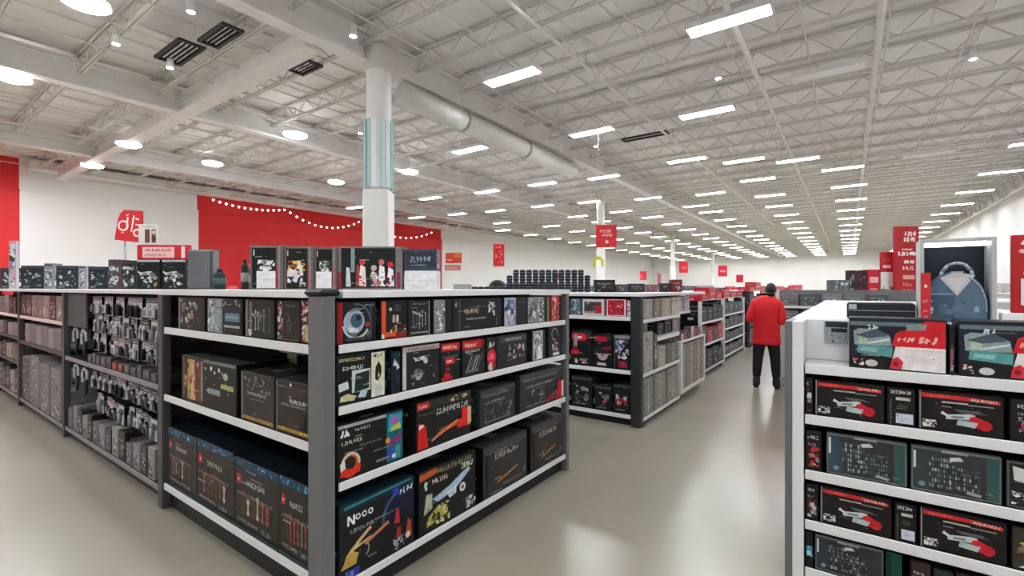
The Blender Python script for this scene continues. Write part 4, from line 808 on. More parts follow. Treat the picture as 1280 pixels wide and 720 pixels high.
def jr(y0, y1, z, h, base, art, label, d=.26, **k): return on_right(y0, y1, z, h, base, art, label, d=(d if y0 < 7.2 else .14) if y0 > 6.05 else .07, x=JX if y0 < 7.2 else JX-.225, group='pale goods on the second island side', name='pale_carton', **k)
BEI = ['#b9b4a4', '#8f8c80', '#d4d0c4', '#6f6c62', '#a8a290']
def a_bei(seed, base='#a3a097', cols=BEI, n=18):
    def f(F, R):
        R = random.Random(seed); F.r(0, 0, 1, 1, base); F.r(.0, 0, .08, 1, '#77756c'); F.r(.5, .05, .58, .95, '#c9c6ba'); F.specks(.1, .1, .9, .9, n, cols, R, .09); F.txt(.12, .8, .5, .06, '#5f5c54', R)
    return f
pls = [(5.65, 6.02, '#a4a29a'), (6.06, 6.34, '#8b7a6c'), (6.38, 6.75, '#b0aca0'), (6.8, 7.2, '#c9c4ba'), (7.25, 7.83, '#8a6258'), (7.9, 8.2, '#c9b4b4'), (8.25, 8.6, '#d4cfcb')]
for i, (a, b, c) in enumerate(pls): jr(a, b, 1.31, .25, c, a_bei(i+20, c, BEI if i not in (4, 5) else ['#c48a6a', '#6a2a2c', '#e0c4a4', '#a04a44']), '%s carton on the second island side top shelf, %s from the post' % (['beige', 'brownish', 'beige', 'pale', 'reddish-brown', 'pinkish', 'whitish'][i], ordn(i)))
for i, (a, b, h, c) in enumerate([(5.65, 6.03, .5, '#a9a7a0'), (6.07, 6.2, .46, '#5a574c'), (6.24, 6.55, .27, '#bcb6a6'), (6.6, 7.15, .27, '#77746a')]): jr(a, b, .64, h, c, a_bei(i+30, c), '%s carton on the second island side middle shelf, %s from the post' % (['grey', 'olive', 'beige', 'mottled'][i], ordn(i)))
for i, (a, b, h, c) in enumerate([(5.65, 6.03, .47, '#8b8b86'), (6.07, 6.55, .46, '#97948c'), (6.6, 7.15, .46, '#9a978e')]): jr(a, b, .1, h, c, a_bei(i+40, c), 'tall grey-beige carton on the second island side deck, %s from the post' % ordn(i))
mb = MB(); mb.box(0, 0, 0, 1.0, .3, .02, 0, '#e6e6e6', .004); mb.box(0, 0, -.05, 1.0, .012, .02, 0, '#efefef', .003)
for q in (.02, .96): mb.box(q, .05, -.12, q+.02, .3, 0, 0, '#b0b0b0')
tag(mb.build('half_shelf', MATTE, None, (JX-.01, 6.21, 1.045), PI/2), 'short white half shelf hung midway on the second island side', 'shelf')
for i, (a, b) in enumerate(((6.25, 6.5), (6.55, 6.85), (6.9, 7.15))):
    on_right(a, b, 1.066, [.16, .2, .18][i], '#2a2b2d', a_rand(i+400, ['#2a2b2d', '#1c1d20', '#a08c90'][i], GREYS, 12), 'small %s carton on the short white half shelf, %s one' % (['charcoal', 'black', 'pinkish-grey'][i], ['nearest', 'middle', 'farthest'][i]), d=.24, x=JX-.012, group='cartons on the half shelf', name='small_carton')
o = thing('display_bin', 'white-framed display bin of grey packs at the second island far corner', 'display bin', (JX+.012, 7.22, 0), PI/2)
mb = MB(); mb.box(0, 0, .1, .09, .06, .87, bev=.006); mb.box(1.38, 0, .1, 1.44, .06, .87, bev=.006); mb.box(.09, 0, .1, 1.38, .06, .16, bev=.006); mb.box(.0, -.006, .87, 1.44, .2, .9, bev=.006); mb.build('bin_frame', WHITE, o)
mb = MB(); mb.box(.05, .05, .16, 1.4, .062, .868, 0, '#6b6860'); mb.build('bin_back', PRINT, o)
for i in range(6):
    mb = MB(); x0 = .1+i*.213; mb.box(x0, .012, .165, x0+.2, .048, .84, 0, ['#9c988c', '#8b887c', '#a8a294', '#8f867c', '#b3aea2', '#938f86'][i], .004); F = Face(mb, (x0, .012, .165), (1, 0, 0), (0, 0, 1), .2, .675); R = random.Random(i+9); F.specks(.05, .05, .95, .95, 16, BEI+['#8c6a64', '#6d6a60'], R, .05); F.r(.4, .05, .5, .95, '#c4c0b2'); F.txt(.1, .9, .7, .04, '#55524a', R); mb.build('grey_pack', PRINT, o)
for i in range(7):
    on_right(7.28+i*.19, 7.44+i*.19, .9, [.1, .14, .12, .17, .12, .15, .12][i], '#8c6a70', a_rand(i+420, ['#c9bcbc', '#8c4a54', '#3a3438', '#d8d0d0', '#a0444c', '#6a6468', '#c4b8b8'][i], ['#e0d0d0', '#a04450', '#3a3034'], 10), 'small reddish carton on the white display bin, %s from the near end' % ordn(i), d=.12, x=JX, group='small cartons on the display bin', name='small_carton')
# stacked cans and cases on the second island top
J0 = 1.636; can0 = None
def can_proto():
    o = bpy.data.objects.new('stacked_can', None); C.objects.link(o)
    mb = MB(); mb.lathe([(.043, 0), (.0465, .004), (.0465, .072), (.04, .08)], c='#1c232b', n=12); mb.lathe([(.047, .03), (.047, .05)], c='#5a6672', n=12); mb.build('can_body', PRINT, o)
    mb = MB(); mb.lathe([(.036, .0805), (.036, .086), (.032, .088)], c='#7d868e', n=10); mb.build('can_lid', PRINT, o); return o
lv = ['bottom', 'second', 'third', 'top']
for i in range(13):
    X, Y = atd(637+i*8.1, 7.5)
    for t in range(4 if 0 < i < 12 else 3):
        if can0 is None: o = can0 = can_proto()
        else: o = copy_tree(can0)
        o.location = (X, Y, J0+t*.0885); tag(o, 'dark can with pale lid, %s layer of the %s stack from left' % (lv[t], ordn(i)), 'can', 'cans stacked on the second island')
for i in range(6):
    X, Y = atd(594+i*7.4, 7.45); o = copy_tree(can0); o.location = (X, Y, J0); tag(o, 'dark can in the low row left of the can stacks, %s from left' % ordn(i), 'can', 'low row of cans')
X, Y = atd(622, 7.85); o = thing('helmet', 'dark dome-shaped helmet left of the stacked cans', 'helmet', (X, Y, J0)); mb = MB(); mb.lathe([(.16, 0), (.165, .02), (.15, .1), (.11, .16), (.05, .195), (.01, .2)], c='#1a1c20', n=18); mb.build('shell', PRINT, o); mb = MB(); mb.box(-.17, -.19, .0, .17, -.1, .02, 0, '#26282c', .006); mb.build('brim', PRINT, o)
for i, (a, b, hh, c, lb) in enumerate([(744, 769, .19, '#20282a', 'dark green carton on the second island top right of the cans'), (771, 786, .12, '#4a4c50', 'grey low carton on the second island top'), (787, 806, .13, '#35383c', 'dark low carton next to the grey low carton'), (808, 822, .12, '#8c5a60', 'pinkish-grey low carton toward the aisle on the second island'), (826, 838, .14, '#2a2426', 'small dark carton before the red knob goods on the second island'), (840, 853, .2, '#7a2a34', 'maroon carton near the aisle corner of the second island top')]):
    (X, Y), wd, d = facing(a, b, d=7.2 if i < 3 else 7.6); carton('top_carton', lb, wd, .16, hh, c, a_rand(i+450, c, ['#8d9496', '#c9cccc', '#3a4042', '#a03a44'], 14), (X, Y, J0), YAW, 'goods on the second island top')
# ================================================================ end display on the right
EY = 3.2; EX = -.212
Z4 = (.365, .652, .972, 1.262)
E = shelf_unit('end_display', 'white-railed end display of tool sets on the right, nearest the camera', (EX, EY, 0), 0, 1.09, .29, 1.24, Z4, posts=(0, 0), base=.09, lip=.055)
[c.data.materials.__setitem__(0, WHITE) for c in E.children if c.name.startswith('shelf') and abs(max(v.co.z for v in c.data.vertices)-1.261) < .01]
mb = MB(); mb.box(-.058, -.01, .001, 0, .30, 1.507, bev=.004); mb.build('white_side_panel', WHITE, E)
mb = MB(); mb.box(-.094, -.014, .001, -.0585, .30, 1.507, bev=.004); mb.build('upright_post', POST, E)
mb = MB(); mb.box(1.091, -.01, .001, 1.14, .30, 1.507, bev=.004); mb.build('white_side_panel', WHITE, E)
mb = MB(); mb.box(.0, .245, 1.263, 1.09, .29, 1.507, bev=.003); mb.build('riser_panel', WHITE, E)
o = thing('gondola_run', 'long white-topped shelf run behind the right end display', 'shelf unit', (EX-.09, EY+.31, 0))
mb = MB(); mb.box(0, 0, 1.47, 1.44, 5.3, 1.508, bev=.006); mb.build('run_top', WHITE, o)
mb = MB(); mb.box(.03, .01, .002, 1.41, 5.28, 1.469); mb.build('run_body', mat('pale_grey_steel', '#c9cacb', .5, noise=.05), o)
def ef(x0, x1, z, h, base, art, label, d=.2, **k): return on_front(x0, x1, z, h, base, art, label, d=d, y=EY, group='tool sets on the right end display', back=.016, **k)
def a_combo(F, R):
    F.r(0, 0, 1, 1, '#1a1517'); F.p([(.03, .95), (.62, .93), (.62, .83), (.03, .84)], '#d42a2a'); F.p([(.6, .93), (.97, .88), (.97, .8), (.6, .83)], '#d8403c'); F.txt(.63, .83, .32, .07, '#f0d8d0', R, sl=.2); F.txt(.1, .86, .3, .06, '#e8786c', R); F.r(0, 0, .02, 1, '#8d8a86')
    F.r(.28, .73, .6, .77, '#b9bdb8'); F.r(.6, .71, .9, .74, '#8d908c'); F.p([(.25, .3), (.4, .38), (.38, .66), (.2, .6)], '#2e1a1e'); F.grinder(.58, .36, .52, '#d8262e', '#c9d3d2', '#7c8688'); F.p([(.42, .6), (.7, .58), (.82, .52), (.5, .52)], '#5f6062'); F.c(.8, .25, .13, '#c8202c', 12); F.p([(.46, .2), (.68, .16), (.72, .3), (.48, .34)], '#b7c6c8'); F.specks(.04, .06, .22, .26, 26, ['#cfcfcf', '#a9a9ab', '#efefef'], R, .05)
def a_narrow(seed, acc):
    def f(F, R):
        R = random.Random(seed); F.r(0, 0, 1, 1, '#191718'); F.txt(.1, .8, .8, .1, '#c9c5c0', R); F.txt(.1, .62, .7, .08, '#8d8885', R); F.r(.15, .3, .85, .42, acc); F.specks(.1, .06, .9, .6, 14, ['#8f8a88', '#d6d2ce', acc, '#3c3836'], R, .09)
    return f
def a_side(F, R):
    F.r(0, 0, 1, 1, '#151416'); F.txt(.1, .86, .85, .09, '#c9c8c8', R, bold=.28); F.r(.3, .68, .85, .76, '#c9c5bf'); F.p([(.3, .45), (.7, .42), (.75, .55), (.4, .6)], '#3c3c30'); F.r(.3, .05, .95, .32, '#d3d6e4'); F.txt(.38, .14, .5, .1, '#a3a8c0', R); F.r(.08, 0, .13, .7, '#5c5a5a')
def a_sock(seed, left='#1d3c50', right='#114648'):
    def f(F, R):
        R = random.Random(seed); F.r(0, 0, 1, 1, '#5c6464'); F.r(.015, .03, .985, .95, '#161c20'); F.p([(.02, .04), (.2, .04), (.22, .6), (.16, .94), (.02, .94)], left); F.r(.85, .04, .985, .94, right); F.r(.02, .5, .05, .9, '#c9d4d6'); F.sockets(.2, .1, .5, .82, 9, 6, ['#6f8086', '#3c4a50', '#98a8ac', '#54787c', '#2a343a'], R); F.sockets(.5, .14, .78, .66, 9, 5, ['#5f6a7a', '#8d98a4', '#39424c', '#4c5a5c'], R)
        F.p([(.44, .84), (.56, .88), (.6, .8), (.46, .76)], '#c3cccb'); F.p([(.62, .1), (.78, .06), (.8, .12), (.64, .16)], '#8f9c9c'); F.c(.12, .16, .06, '#6f8c9c', 8); F.txt(.84, .14, .1, .05, '#5d7c80', R)
    return f
def a_green(F, R): F.r(0, 0, 1, 1, '#0e4a3a'); F.r(0, 0, .3, 1, '#0a2e26')
rows = [(Z4[2], .20, 'top tool shelf', 'combo'), (Z4[1], .235, 'socket set shelf', 'sock'), (Z4[0], .205, 'lower tool shelf', 'combo')]
ef(-.205, -.165, Z4[2], .21, '#191718', a_narrow(1, '#8c2a30'), 'narrow dark carton at the left end of the upper red-banded tool shelf')
ef(-.16, .158, Z4[2], .203, '#1a1517', a_combo, 'black carton with red top band and silver tool, upper shelf, left one', name='power_tool_carton')
ef(.165, .285, Z4[2], .20, '#151416', a_side, 'black carton with white sticker between two red-banded cartons, upper shelf')
ef(.292, .61, Z4[2], .203, '#1a1517', a_combo, 'black carton with red top band and silver tool, upper shelf, right one', name='power_tool_carton')
ef(.625, .85, Z4[2], .2, '#201a1a', a_narrow(2, '#c4303a'), 'dark carton with red patch cut by the right picture edge, upper shelf')
ef(-.205, -.125, Z4[1], .225, '#1b1a1a', a_narrow(3, '#c22a34'), 'narrow black carton with red stripe beside the left socket case')
def sockcase(x0, x1, z, h, seed, label, l='#1d3c50', r='#114648'):
    o = thing('socket_set_case', label, 'socket set', ((x0+x1)/2, EY+.016, z+.001), 0, 'socket sets on the right end display'); w_ = x1-x0-.004
    mb = MB(); mb.box(-w_/2, .014, 0, w_/2, .2, h, 0, '#20282b', .008); mb.build('case_body', PRINT, o)
    mb = MB(); mb.box(-w_/2, 0, 0, w_/2, .013, h, 0, '#4a5252', .004); F = Face(mb, (-w_/2+.004, 0, .004), (1, 0, 0), (0, 0, 1), w_-.008, h-.008); a_sock(seed, l, r)(F, None); mb.build('case_lid', mat('glossy_print', rough=.15, attr=True, coat=.6), o)
    mb = MB(); mb.box(-.05, -.006, h-.02, .05, 0, h-.008, 0, '#8d9494', .002); mb.build('latch', PRINT, o)
sockcase(-.105, .252, Z4[1], .232, 5, 'glassy teal-black socket set case on the middle shelf, left one')
sockcase(.262, .603, Z4[1], .232, 8, 'glassy teal-black socket set case on the middle shelf, right one', '#152a30', '#0f4a4e')
ef(.612, .85, Z4[1], .225, '#1e2422', lambda F, R: (F.r(0, 0, 1, 1, '#59605c'), F.r(.03, .03, .97, .96, '#1a2220'), F.p([(.1, .6), (.28, .55), (.32, .85), (.08, .9)], '#d3d8d4'), F.specks(.06, .05, .5, .4, 14, ['#c9cfca', '#8d948f', '#eef0ee'], R, .06)), 'dark carton with white tool shape at the right picture edge, middle shelf')
ef(-.205, -.14, Z4[0], .205, '#1c1615', a_narrow(6, '#7a3a30'), 'narrow brown-black carton at the left end of the lower tool shelf')
ef(-.135, .188, Z4[0], .207, '#1a1517', a_combo, 'black carton with red top band and silver tool, lower shelf, left one', name='power_tool_carton')
ef(.195, .29, Z4[0], .2, '#151416', a_side, 'black carton with white sticker between two red-banded cartons, lower shelf')
ef(.297, .62, Z4[0], .207, '#1a1517', a_combo, 'black carton with red top band and silver tool, lower shelf, right one', name='power_tool_carton')
ef(.632, .85, Z4[0], .2, '#2a2420', a_mottle(['#d8d4c8', '#a03a30', '#3c3a34', '#e8e4dc', '#c9b43c', '#6a7a5c'], '#3a3630', 40), 'speckled multicoloured carton at the right picture edge, lower shelf')
ef(-.205, -.165, .09, .2, '#16242a', lambda F, R: (F.r(0, 0, 1, 1, '#141a1c'), F.r(.0, .3, 1, .6, '#3c9ac0'), F.specks(0, .3, 1, .6, 5, ['#b0e0f0'], R, .06)), 'narrow black carton with a bright blue label on the lowest shelf')
sockcase(-.16, .155, .09, .2, 13, 'socket set case with pale tools on the lowest shelf of the right display', '#1a2a38', '#1f2a2c')
ef(.16, .232, .09, .2, '#0e4a3a', a_green, 'narrow green carton beside the lowest socket set case')
for i, (a, b, c) in enumerate(((.262, .345, '#3a2e26'), (.352, .43, '#2a3430'), (.437, .52, '#3a2420'), (.527, .62, '#24302c'), (.627, .74, '#2e2a28'))):
    ef(a, b, .09, [.19, .175, .185, .17, .18][i], c, a_rand(i+500, c, ['#d8d0c0', '#a06a50', '#3c5a4c', '#c23a34', '#e8e4da'], 18), 'small multicoloured carton on the lowest right shelf, %s from left' % ordn(i), name='small_carton')
def a_kit(F, R):
    F.r(0, 0, 1, 1, '#20242e'); F.r(0, .86, .8, .94, '#6a7c80'); F.txt(.2, .78, .14, .1, '#d4dcdc', R, bold=.3)
    F.p([(.05, .46), (.04, .74), (.1, .8), (.3, .78), (.44, .66), (.46, .46)], '#8fa2a4'); F.r(.1, .48, .2, .72, '#b9c2a8'); F.p([(.06, .66), (.3, .8), (.42, .66), (.2, .6)], '#4a5a66'); F.line(.2, .5, .44, .6, .04, '#d3dce0'); F.p([(.08, .3), (.46, .24), (.47, .44), (.09, .48)], '#5a9c9e'); F.p([(.12, .34), (.3, .32), (.32, .4), (.14, .42)], '#8fc6c4')
    F.r(0, 0, .48, .24, '#1c1718'); F.specks(.03, .04, .16, .2, 8, ['#e8e0e0', '#d84040', '#8d8a8a'], R, .05); F.c(.24, .1, .07, '#c9ccce', 10, 1.5)
    F.p([(.44, .02), (1, 0), (1, .46), (.5, .46)], '#ece6e6'); F.p([(.46, .46), (1, .46), (1, .96), (.82, .98), (.5, .72)], '#d6202a'); F.p([(.6, .9), (.82, .92), (.8, .8), (.62, .78)], '#7f9694'); F.txt(.52, .56, .2, .1, '#f0c8bc', R, sl=.2); F.txt(.74, .54, .2, .14, '#f2b8ac', R, sl=.2, bold=.3); F.p([(.44, .02), (.56, .02), (.58, .16), (.52, .26), (.46, .2)], '#d83446'); F.c(.5, .12, .05, '#8c1424', 8); F.line(.6, .4, .98, .4, .02, '#e2cfcf')
ef(0.0, .405, Z4[3], .275, '#20242e', a_kit, 'big carton with teal kit picture, red band and white corner, left one', d=.2, name='power_tool_carton')
ef(.41, .436, Z4[3], .25, '#241e20', a_narrow(9, '#8c5a58'), 'thin dark carton between the two big teal and red cartons')
ef(.445, .86, Z4[3], .275, '#20242e', a_kit, 'big carton with teal kit picture and red band at the right picture edge', d=.2, name='power_tool_carton')
mb = MB(); mb.box(-.12, EY+.235, 1.37, -.005, EY+.2445, 1.5, 0, '#8c9094', .002); F = Face(mb, (-.12, EY+.235, 1.37), (1, 0, 0), (0, 0, 1), .115, .13); R = random.Random(8); F.r(0, 0, 1, 1, '#9da2a6'); F.r(.05, .72, 1, .98, '#2c343c'); F.r(.3, .5, .98, .68, '#1d2a34'); F.specks(.0, .02, 1, .5, 20, ['#5c646c', '#c3c8cc', '#343c44', '#7d868e'], R, .09)
tag(mb.build('picture_card', PRINT), 'small grey picture card fixed to the white riser panel', 'sign')
o = thing('long_tool_case', 'long flat black case lying on the white run top behind the big carton', 'tool case', (.15, EY+.42, 1.509))
mb = MB(); mb.box(-.16, 0, 0, .17, .2, .1, 0, '#23282d', .01); mb.box(-.155, -.004, .05, .165, .0, .056, 0, '#7d868c'); mb.build('case_body', PRINT, o); mb = MB(); mb.box(-.15, -.01, .06, -.11, .0, .09, 0, '#b0b4b8', .003); mb.build('latch', PRINT, o)
# lit display case with a shoulder bag
CX, CY = .485, 3.53
o = thing('display_case', 'open grey display case with a navy back, standing on the right run top', 'display case', (CX, CY, 1.509))
mb = MB(); mb.box(-.155, 0, 0, -.137, .2, .465, bev=.003); mb.box(.137, 0, 0, .155, .2, .465, bev=.003); mb.box(-.137, 0, .447, .137, .2, .465, bev=.003); mb.build('case_frame', mat('pale_frame', '#b9bcbc', .45, noise=.06), o)
mb = MB(); mb.box(-.137, .18, .002, .137, .196, .446); mb.build('case_back', mat('navy_felt', '#1b2430', .8, noise=.2), o)
mb = MB(); mb.box(-.137, .01, .002, .137, .179, .012); mb.build('case_floor', mat('slate_felt', '#4a5666', .8), o)
mb = MB(); mb.box(-.13, .06, .425, .13, .1, .446, bev=.003); mb.build('case_lamp', mat('case_lamp', '#ffffff', .5, emit=2.), o)
b = thing('shoulder_bag', 'blue-grey shoulder bag with a pale triangular flap inside the display case', 'bag', (CX, CY+.03, 1.522))
mb = MB(); N = 18
arc = [(-.13, 0), (-.132, .05)]+[(-.13*math.cos(PI*k/N)*(1 if k != 0 else 1), .05+.22*math.sin(PI*k/N)**.8) for k in range(1, N)]+[(.132, .05), (.13, 0)]
def bagshape(mb, sc_, y0, y1, c):
    pts = [(x*sc_, z*(.5+.5*sc_)) for x, z in arc]; n = len(pts); bs = len(mb.v)
    for yy in (y0, y1): mb.v += [(x, yy, z) for x, z in pts]
    c = lin(c)
    mb.f.append(tuple(bs+i for i in range(n))); mb.f.append(tuple(bs+n+i for i in range(n))[::-1]); mb.m += [0, 0]; mb.c += [c, c]; mb.sm += [False, False]
    for i in range(n): j = (i+1) % n; mb.f.append((bs+i, bs+n+i, bs+n+j, bs+j)); mb.m.append(0); mb.c.append(c); mb.sm.append(False)
bagshape(mb, 1., .02, .11, '#50677a'); bagshape(mb, .95, .008, .02, '#56708a')
F = Face(mb, (-.13, .008, 0), (1, 0, 0), (0, 0, 1), .26, .28); F.k = 2
F.p([(.05, .02), (.48, .02), (.48, .5), (.05, .5)], '#465d72'); F.p([(.5, .02), (.95, .02), (.95, .5), (.78, .78), (.52, .52)], '#5b7488'); F.p([(.06, .5), (.48, .5), (.48, .52), (.06, .53)], '#8fa3b2'); F.p([(.78, .16), (.86, .16), (.86, .26), (.82, .29), (.78, .26)], '#8fa9bb'); F.c(.27, .25, .035, '#6f8799', 10)
R = random.Random(2); F.specks(.03, .05, .14, .4, 14, ['#a9bac6', '#c3d0d8'], R, .04); F.specks(.1, .1, .9, .45, 14, ['#4f677b', '#5f788c'], R, .07)
mb.build('bag_body', mat('bag_cloth', rough=.8, attr=True, bump=.2, nscale=90), b)
mb = MB(); mb.prism([(0, 0), (.0, 0), (.0, 0)], 0, 0) if False else None
F = Face(mb, (-.13, .006, 0), (1, 0, 0), (0, 0, 1), .26, .28); mb.box(-.02, .004, .262, .03, .04, .27, 0, '#b0b4b8')
for pts, c in (([(.24, .84), (.52, .48), (.8, .88), (.5, .96)], '#c3c6ca'), ([(.34, .82), (.52, .56), (.7, .86)], '#d0d0d0')): F.p(pts, c)
mb.build('flap', mat('flap_cloth', rough=.75, attr=True), b)
mb = MB(); mb.tube([(-.06+.0, .03, .235), (-.055, .03, .27), (-.03, .03, .305), (.005, .03, .318), (.04, .03, .308), (.065, .03, .275), (.07, .03, .24)], .009, 0, '#aab2b8', 8); mb.build('handle', MATTE, b)
mb = MB(); mb.tube([(.132*math.cos(a)*.93, .006, .05+.2*math.sin(a)**.8) for a in [PI*k/24 for k in range(0, 10)]], .004, 0, '#9fb0bc', 6); mb.build('zip', MATTE, b)
mb = MB(); mb.box(.33, CY-.03, 1.509, .373, CY-.022, 1.785, 0, '#d0262c', .002); F = Face(mb, (.33, CY-.03, 1.509), (1, 0, 0), (0, 0, 1), .043, .276); R = random.Random(4); F.r(.35, .7, .65, .76, '#f4e4dc'); F.txt(.3, .2, .5, .05, '#f0b0a8', R); F.txt(.25, .4, .5, .06, '#f0c0b8', R); F.txt(.3, .08, .4, .05, '#f4d0c8', R)
tag(mb.build('red_tag', MATTE), 'narrow red upright tag at the display case left edge', 'sign')
o = thing('sign_board', 'red sign board with white lower half at the right picture edge', 'sign', (.70, 3.56, 1.509))
mb = MB(); mb.box(0, 0, .06, .42, .03, .47, 0, '#b8161c', .003); F = Face(mb, (0, 0, .06), (1, 0, 0), (0, 0, 1), .42, .41); R = random.Random(6); F.txt(.08, .86, .5, .07, '#f0d0c8', R, bold=.3); F.txt(.06, .76, .5, .06, '#e8b8b0', R, bold=.3); F.txt(.16, .56, .2, .06, '#f0d8d0', R, bold=.3); F.txt(.1, .48, .26, .06, '#f4e0d8', R, bold=.3); F.r(.08, .1, 1, .44, '#e6e3e3'); mb.build('sign_panel', MATTE, o)
mb = MB(); mb.box(-.04, -.02, 0, .42, .05, .059, 0, '#e8e8e8', .004); mb.build('sign_foot', MATTE, o)
# ================================================================ next run on the right and goods standing on it
o = shelf_unit('gondola_shelf', 'grey shelf of packaged goods right of the person', (-1.0, 9.3, 0), 0, 1.9, .42, 1.67, (1.12, 1.4), posts=(1, 1), base=.12, postm=WHITE, backm=mat('grey_back', '#77787a'), kickm=WHITE, shelfm=mat('grey_shelf', '#6b6c6e'))
mb = MB(); mb.box(.02, .004, .16, 1.88, .011, 1.06); mb.build('white_front_panel', WHITE, o)
for i in range(5):
    for z, h in ((1.12, .2), (1.4, .2)):
        on_front(-.96+i*.3, -.69+i*.3, z, h, '#6c7074', a_rand(i+520+int(z*10), ['#7d8286', '#5c6468', '#8f9498'][i % 3], ['#b9bec2', '#3c444a', '#dfe2e4', '#6a7880'], 18), 'grey goods carton right of the person, %s from left on the %s shelf' % (ordn(i), 'upper' if z > 1.3 else 'lower'), d=.25, y=9.3, group='grey goods right of the person')
o = thing('gondola_run', 'far white-topped shelf run on the right below the red banners', 'shelf unit', (-.3, 9.75, 0))
mb = MB(); mb.box(0, 0, 1.47, 2.6, 8, 1.508, bev=.006); mb.build('run_top', WHITE, o)
mb = MB(); mb.box(.03, .01, .002, 2.57, 7.98, 1.469); mb.build('run_body', MATS['pale_grey_steel'], o)
def board(px0, px1, y0, y1, d, name, label, base, art, cat='sign', th=.04, z0=None, group=None):
    X, Y = atd((px0+px1)/2, d); wd = (px1-px0)*d/590; zt = 1.7-(y0-360)*d/590; zb = z0 if z0 is not None else 1.7-(y1-360)*d/590; h = zt-zb
    mb = MB(); mb.box(-wd/2, 0, 0, wd/2, th, h, 0, base, .004); F = Face(mb, (-wd/2, 0, 0), (1, 0, 0), (0, 0, 1), wd, h); art(F, random.Random(int(px0)))
    return tag(mb.build(name, MATTE, None, (X, Y, zb), YAW), label, cat, group)
def a_banner(F, R):
    F.r(0, 0, 1, 1, '#b0141f'); F.txt(.35, .86, .6, .07, '#f0d6d2', R, bold=.3); F.txt(.35, .78, .6, .07, '#f4e2de', R, bold=.3); F.r(.25, .66, .7, .68, '#e8c8c4'); F.txt(.1, .58, .8, .06, '#f6ecea', R, bold=.34); F.txt(.35, .46, .5, .06, '#f0dcd8', R, bold=.34); F.txt(.3, .38, .5, .05, '#f0dcd8', R, bold=.3); F.r(.3, .24, .8, .3, '#d8a89c'); F.txt(.3, .14, .5, .06, '#e06a6a', R, bold=.3); F.txt(.25, .05, .5, .05, '#e6b0aa', R)
RZ = 1.509
board(1120, 1149, 283, 372, 11.2, 'tall_banner', 'tall red banner with white lettering left of the display case', '#b0141f', a_banner, th=.1, z0=RZ)
board(1101, 1119, 315, 340, 11.4, 'red_sign_card', 'red sign card above two white cartons beside the tall banner', '#b8162a', lambda F, R: (F.r(0, 0, 1, 1, '#bb1a2c'), F.r(.15, .2, .7, .35, '#ecc8c4'), F.txt(.2, .55, .6, .12, '#d86a70', R)), z0=2.085)
for k, (a, b) in enumerate(((1101, 1111), (1112, 1121))):
    board(a, b, 340, 372, 11.4, 'white_carton', 'white carton with dark base pattern under the red sign card, %s one' % ['left', 'right'][k], '#e6e0dc', lambda F, R: (F.r(0, 0, 1, 1, '#e8e2de'), F.specks(0, .05, 1, .4, 14, ['#3a3a36', '#8d8a84', '#c9c4bc'], R, .09)), 'box', .2, RZ)
board(1085, 1100, 337, 372, 11.4, 'red_carton', 'red carton with pale labels on the far right run', '#b81a2a', lambda F, R: (F.r(0, 0, 1, 1, '#c01c2e'), F.r(.15, .5, .85, .72, '#eec8c4'), F.r(.2, .1, .8, .3, '#e88a88'), F.txt(.2, .56, .5, .1, '#c05a60', R)), 'box', .2, RZ)
board(1068, 1084, 338, 372, 11.4, 'maroon_carton', 'dark maroon carton left of the red carton on the far run', '#4a1820', lambda F, R: (F.r(0, 0, 1, 1, '#4a1620'), F.specks(0, .3, .8, 1, 14, ['#1c1418', '#8d6a70', '#2a1a1e'], R, .1)), 'box', .2, RZ)
board(1062, 1067.6, 338, 366, 11.4, 'black_carton', 'slim black carton at the maroon carton left side', '#1c1a1e', a_mottle(['#4a484e', '#8d8c92'], '#1c1a1e', 8), 'box', .15, RZ)
for k, (a, b) in enumerate(((1040, 1049), (1050, 1061.4))):
    board(a, b, 350, 370, 11.4, 'grey_carton', 'small grey mottled carton at the far run left end, %s one' % ['left', 'right'][k], '#5a5e62', a_mottle(['#c9ccd0', '#2c3034', '#8d949a', '#7fa0a8'], '#5a5e62', 16), 'box', .2, RZ)
# red boards on the right wall side and beyond
# ================================================================ hanging signs
def hang(px0, px1, y0, y1, d, label, base, art, name='hanging_sign', group='hanging red signs'):
    X, Y = atd((px0+px1)/2, d); wd = (px1-px0)*d/590; zt = 1.7-(y0-360)*d/590; zb = 1.7-(y1-360)*d/590; h = zt-zb
    o = thing(name, label, 'hanging sign', (X, Y, zb), YAW, group)
    mb = MB(); mb.box(-wd/2, 0, 0, wd/2, .03, h, 0, base, .003); F = Face(mb, (-wd/2, 0, 0), (1, 0, 0), (0, 0, 1), wd, h); art(F, random.Random(int(px0))); mb.build('sign_panel', MATTE, o)
    for s_ in (-1, 1): mb = MB(); mb.bar((s_*wd*.4, .015, h), (s_*wd*.4, .015, 6.6-zb), .0025, n=4); mb.build('cable', CABLE, o)
def a_red(F, R):
    F.r(0, 0, 1, 1, '#d0222c'); F.txt(.2, .66, .62, .14, '#f0b4ac', R, bold=.25); F.txt(.3, .48, .5, .12, '#f2c4bc', R, bold=.25); F.c(.52, .24, .08, '#f0c0b4', 8)
hang(745, 771, 281, 309, 12, 'square red hanging sign with pale writing right of the shelves, nearest', '#cf1f28', a_red)
hang(616.5, 630.5, 305, 333, 16.5, 'tall narrow red hanging sign above the stacked cans', '#c81c28', lambda F, R: (F.r(0, 0, 1, 1, '#c81c28'), F.specks(.2, .1, .8, .9, 12, ['#e88a84', '#f0b0a8', '#8c121c'], R, .07)))
hang(849, 860, 327, 341, 24, 'small red hanging sign beside the far column over the aisle', '#cc1e30', lambda F, R: (F.r(0, 0, 1, 1, '#cc1e30'), F.r(.3, .35, .8, .55, '#f06a60')))
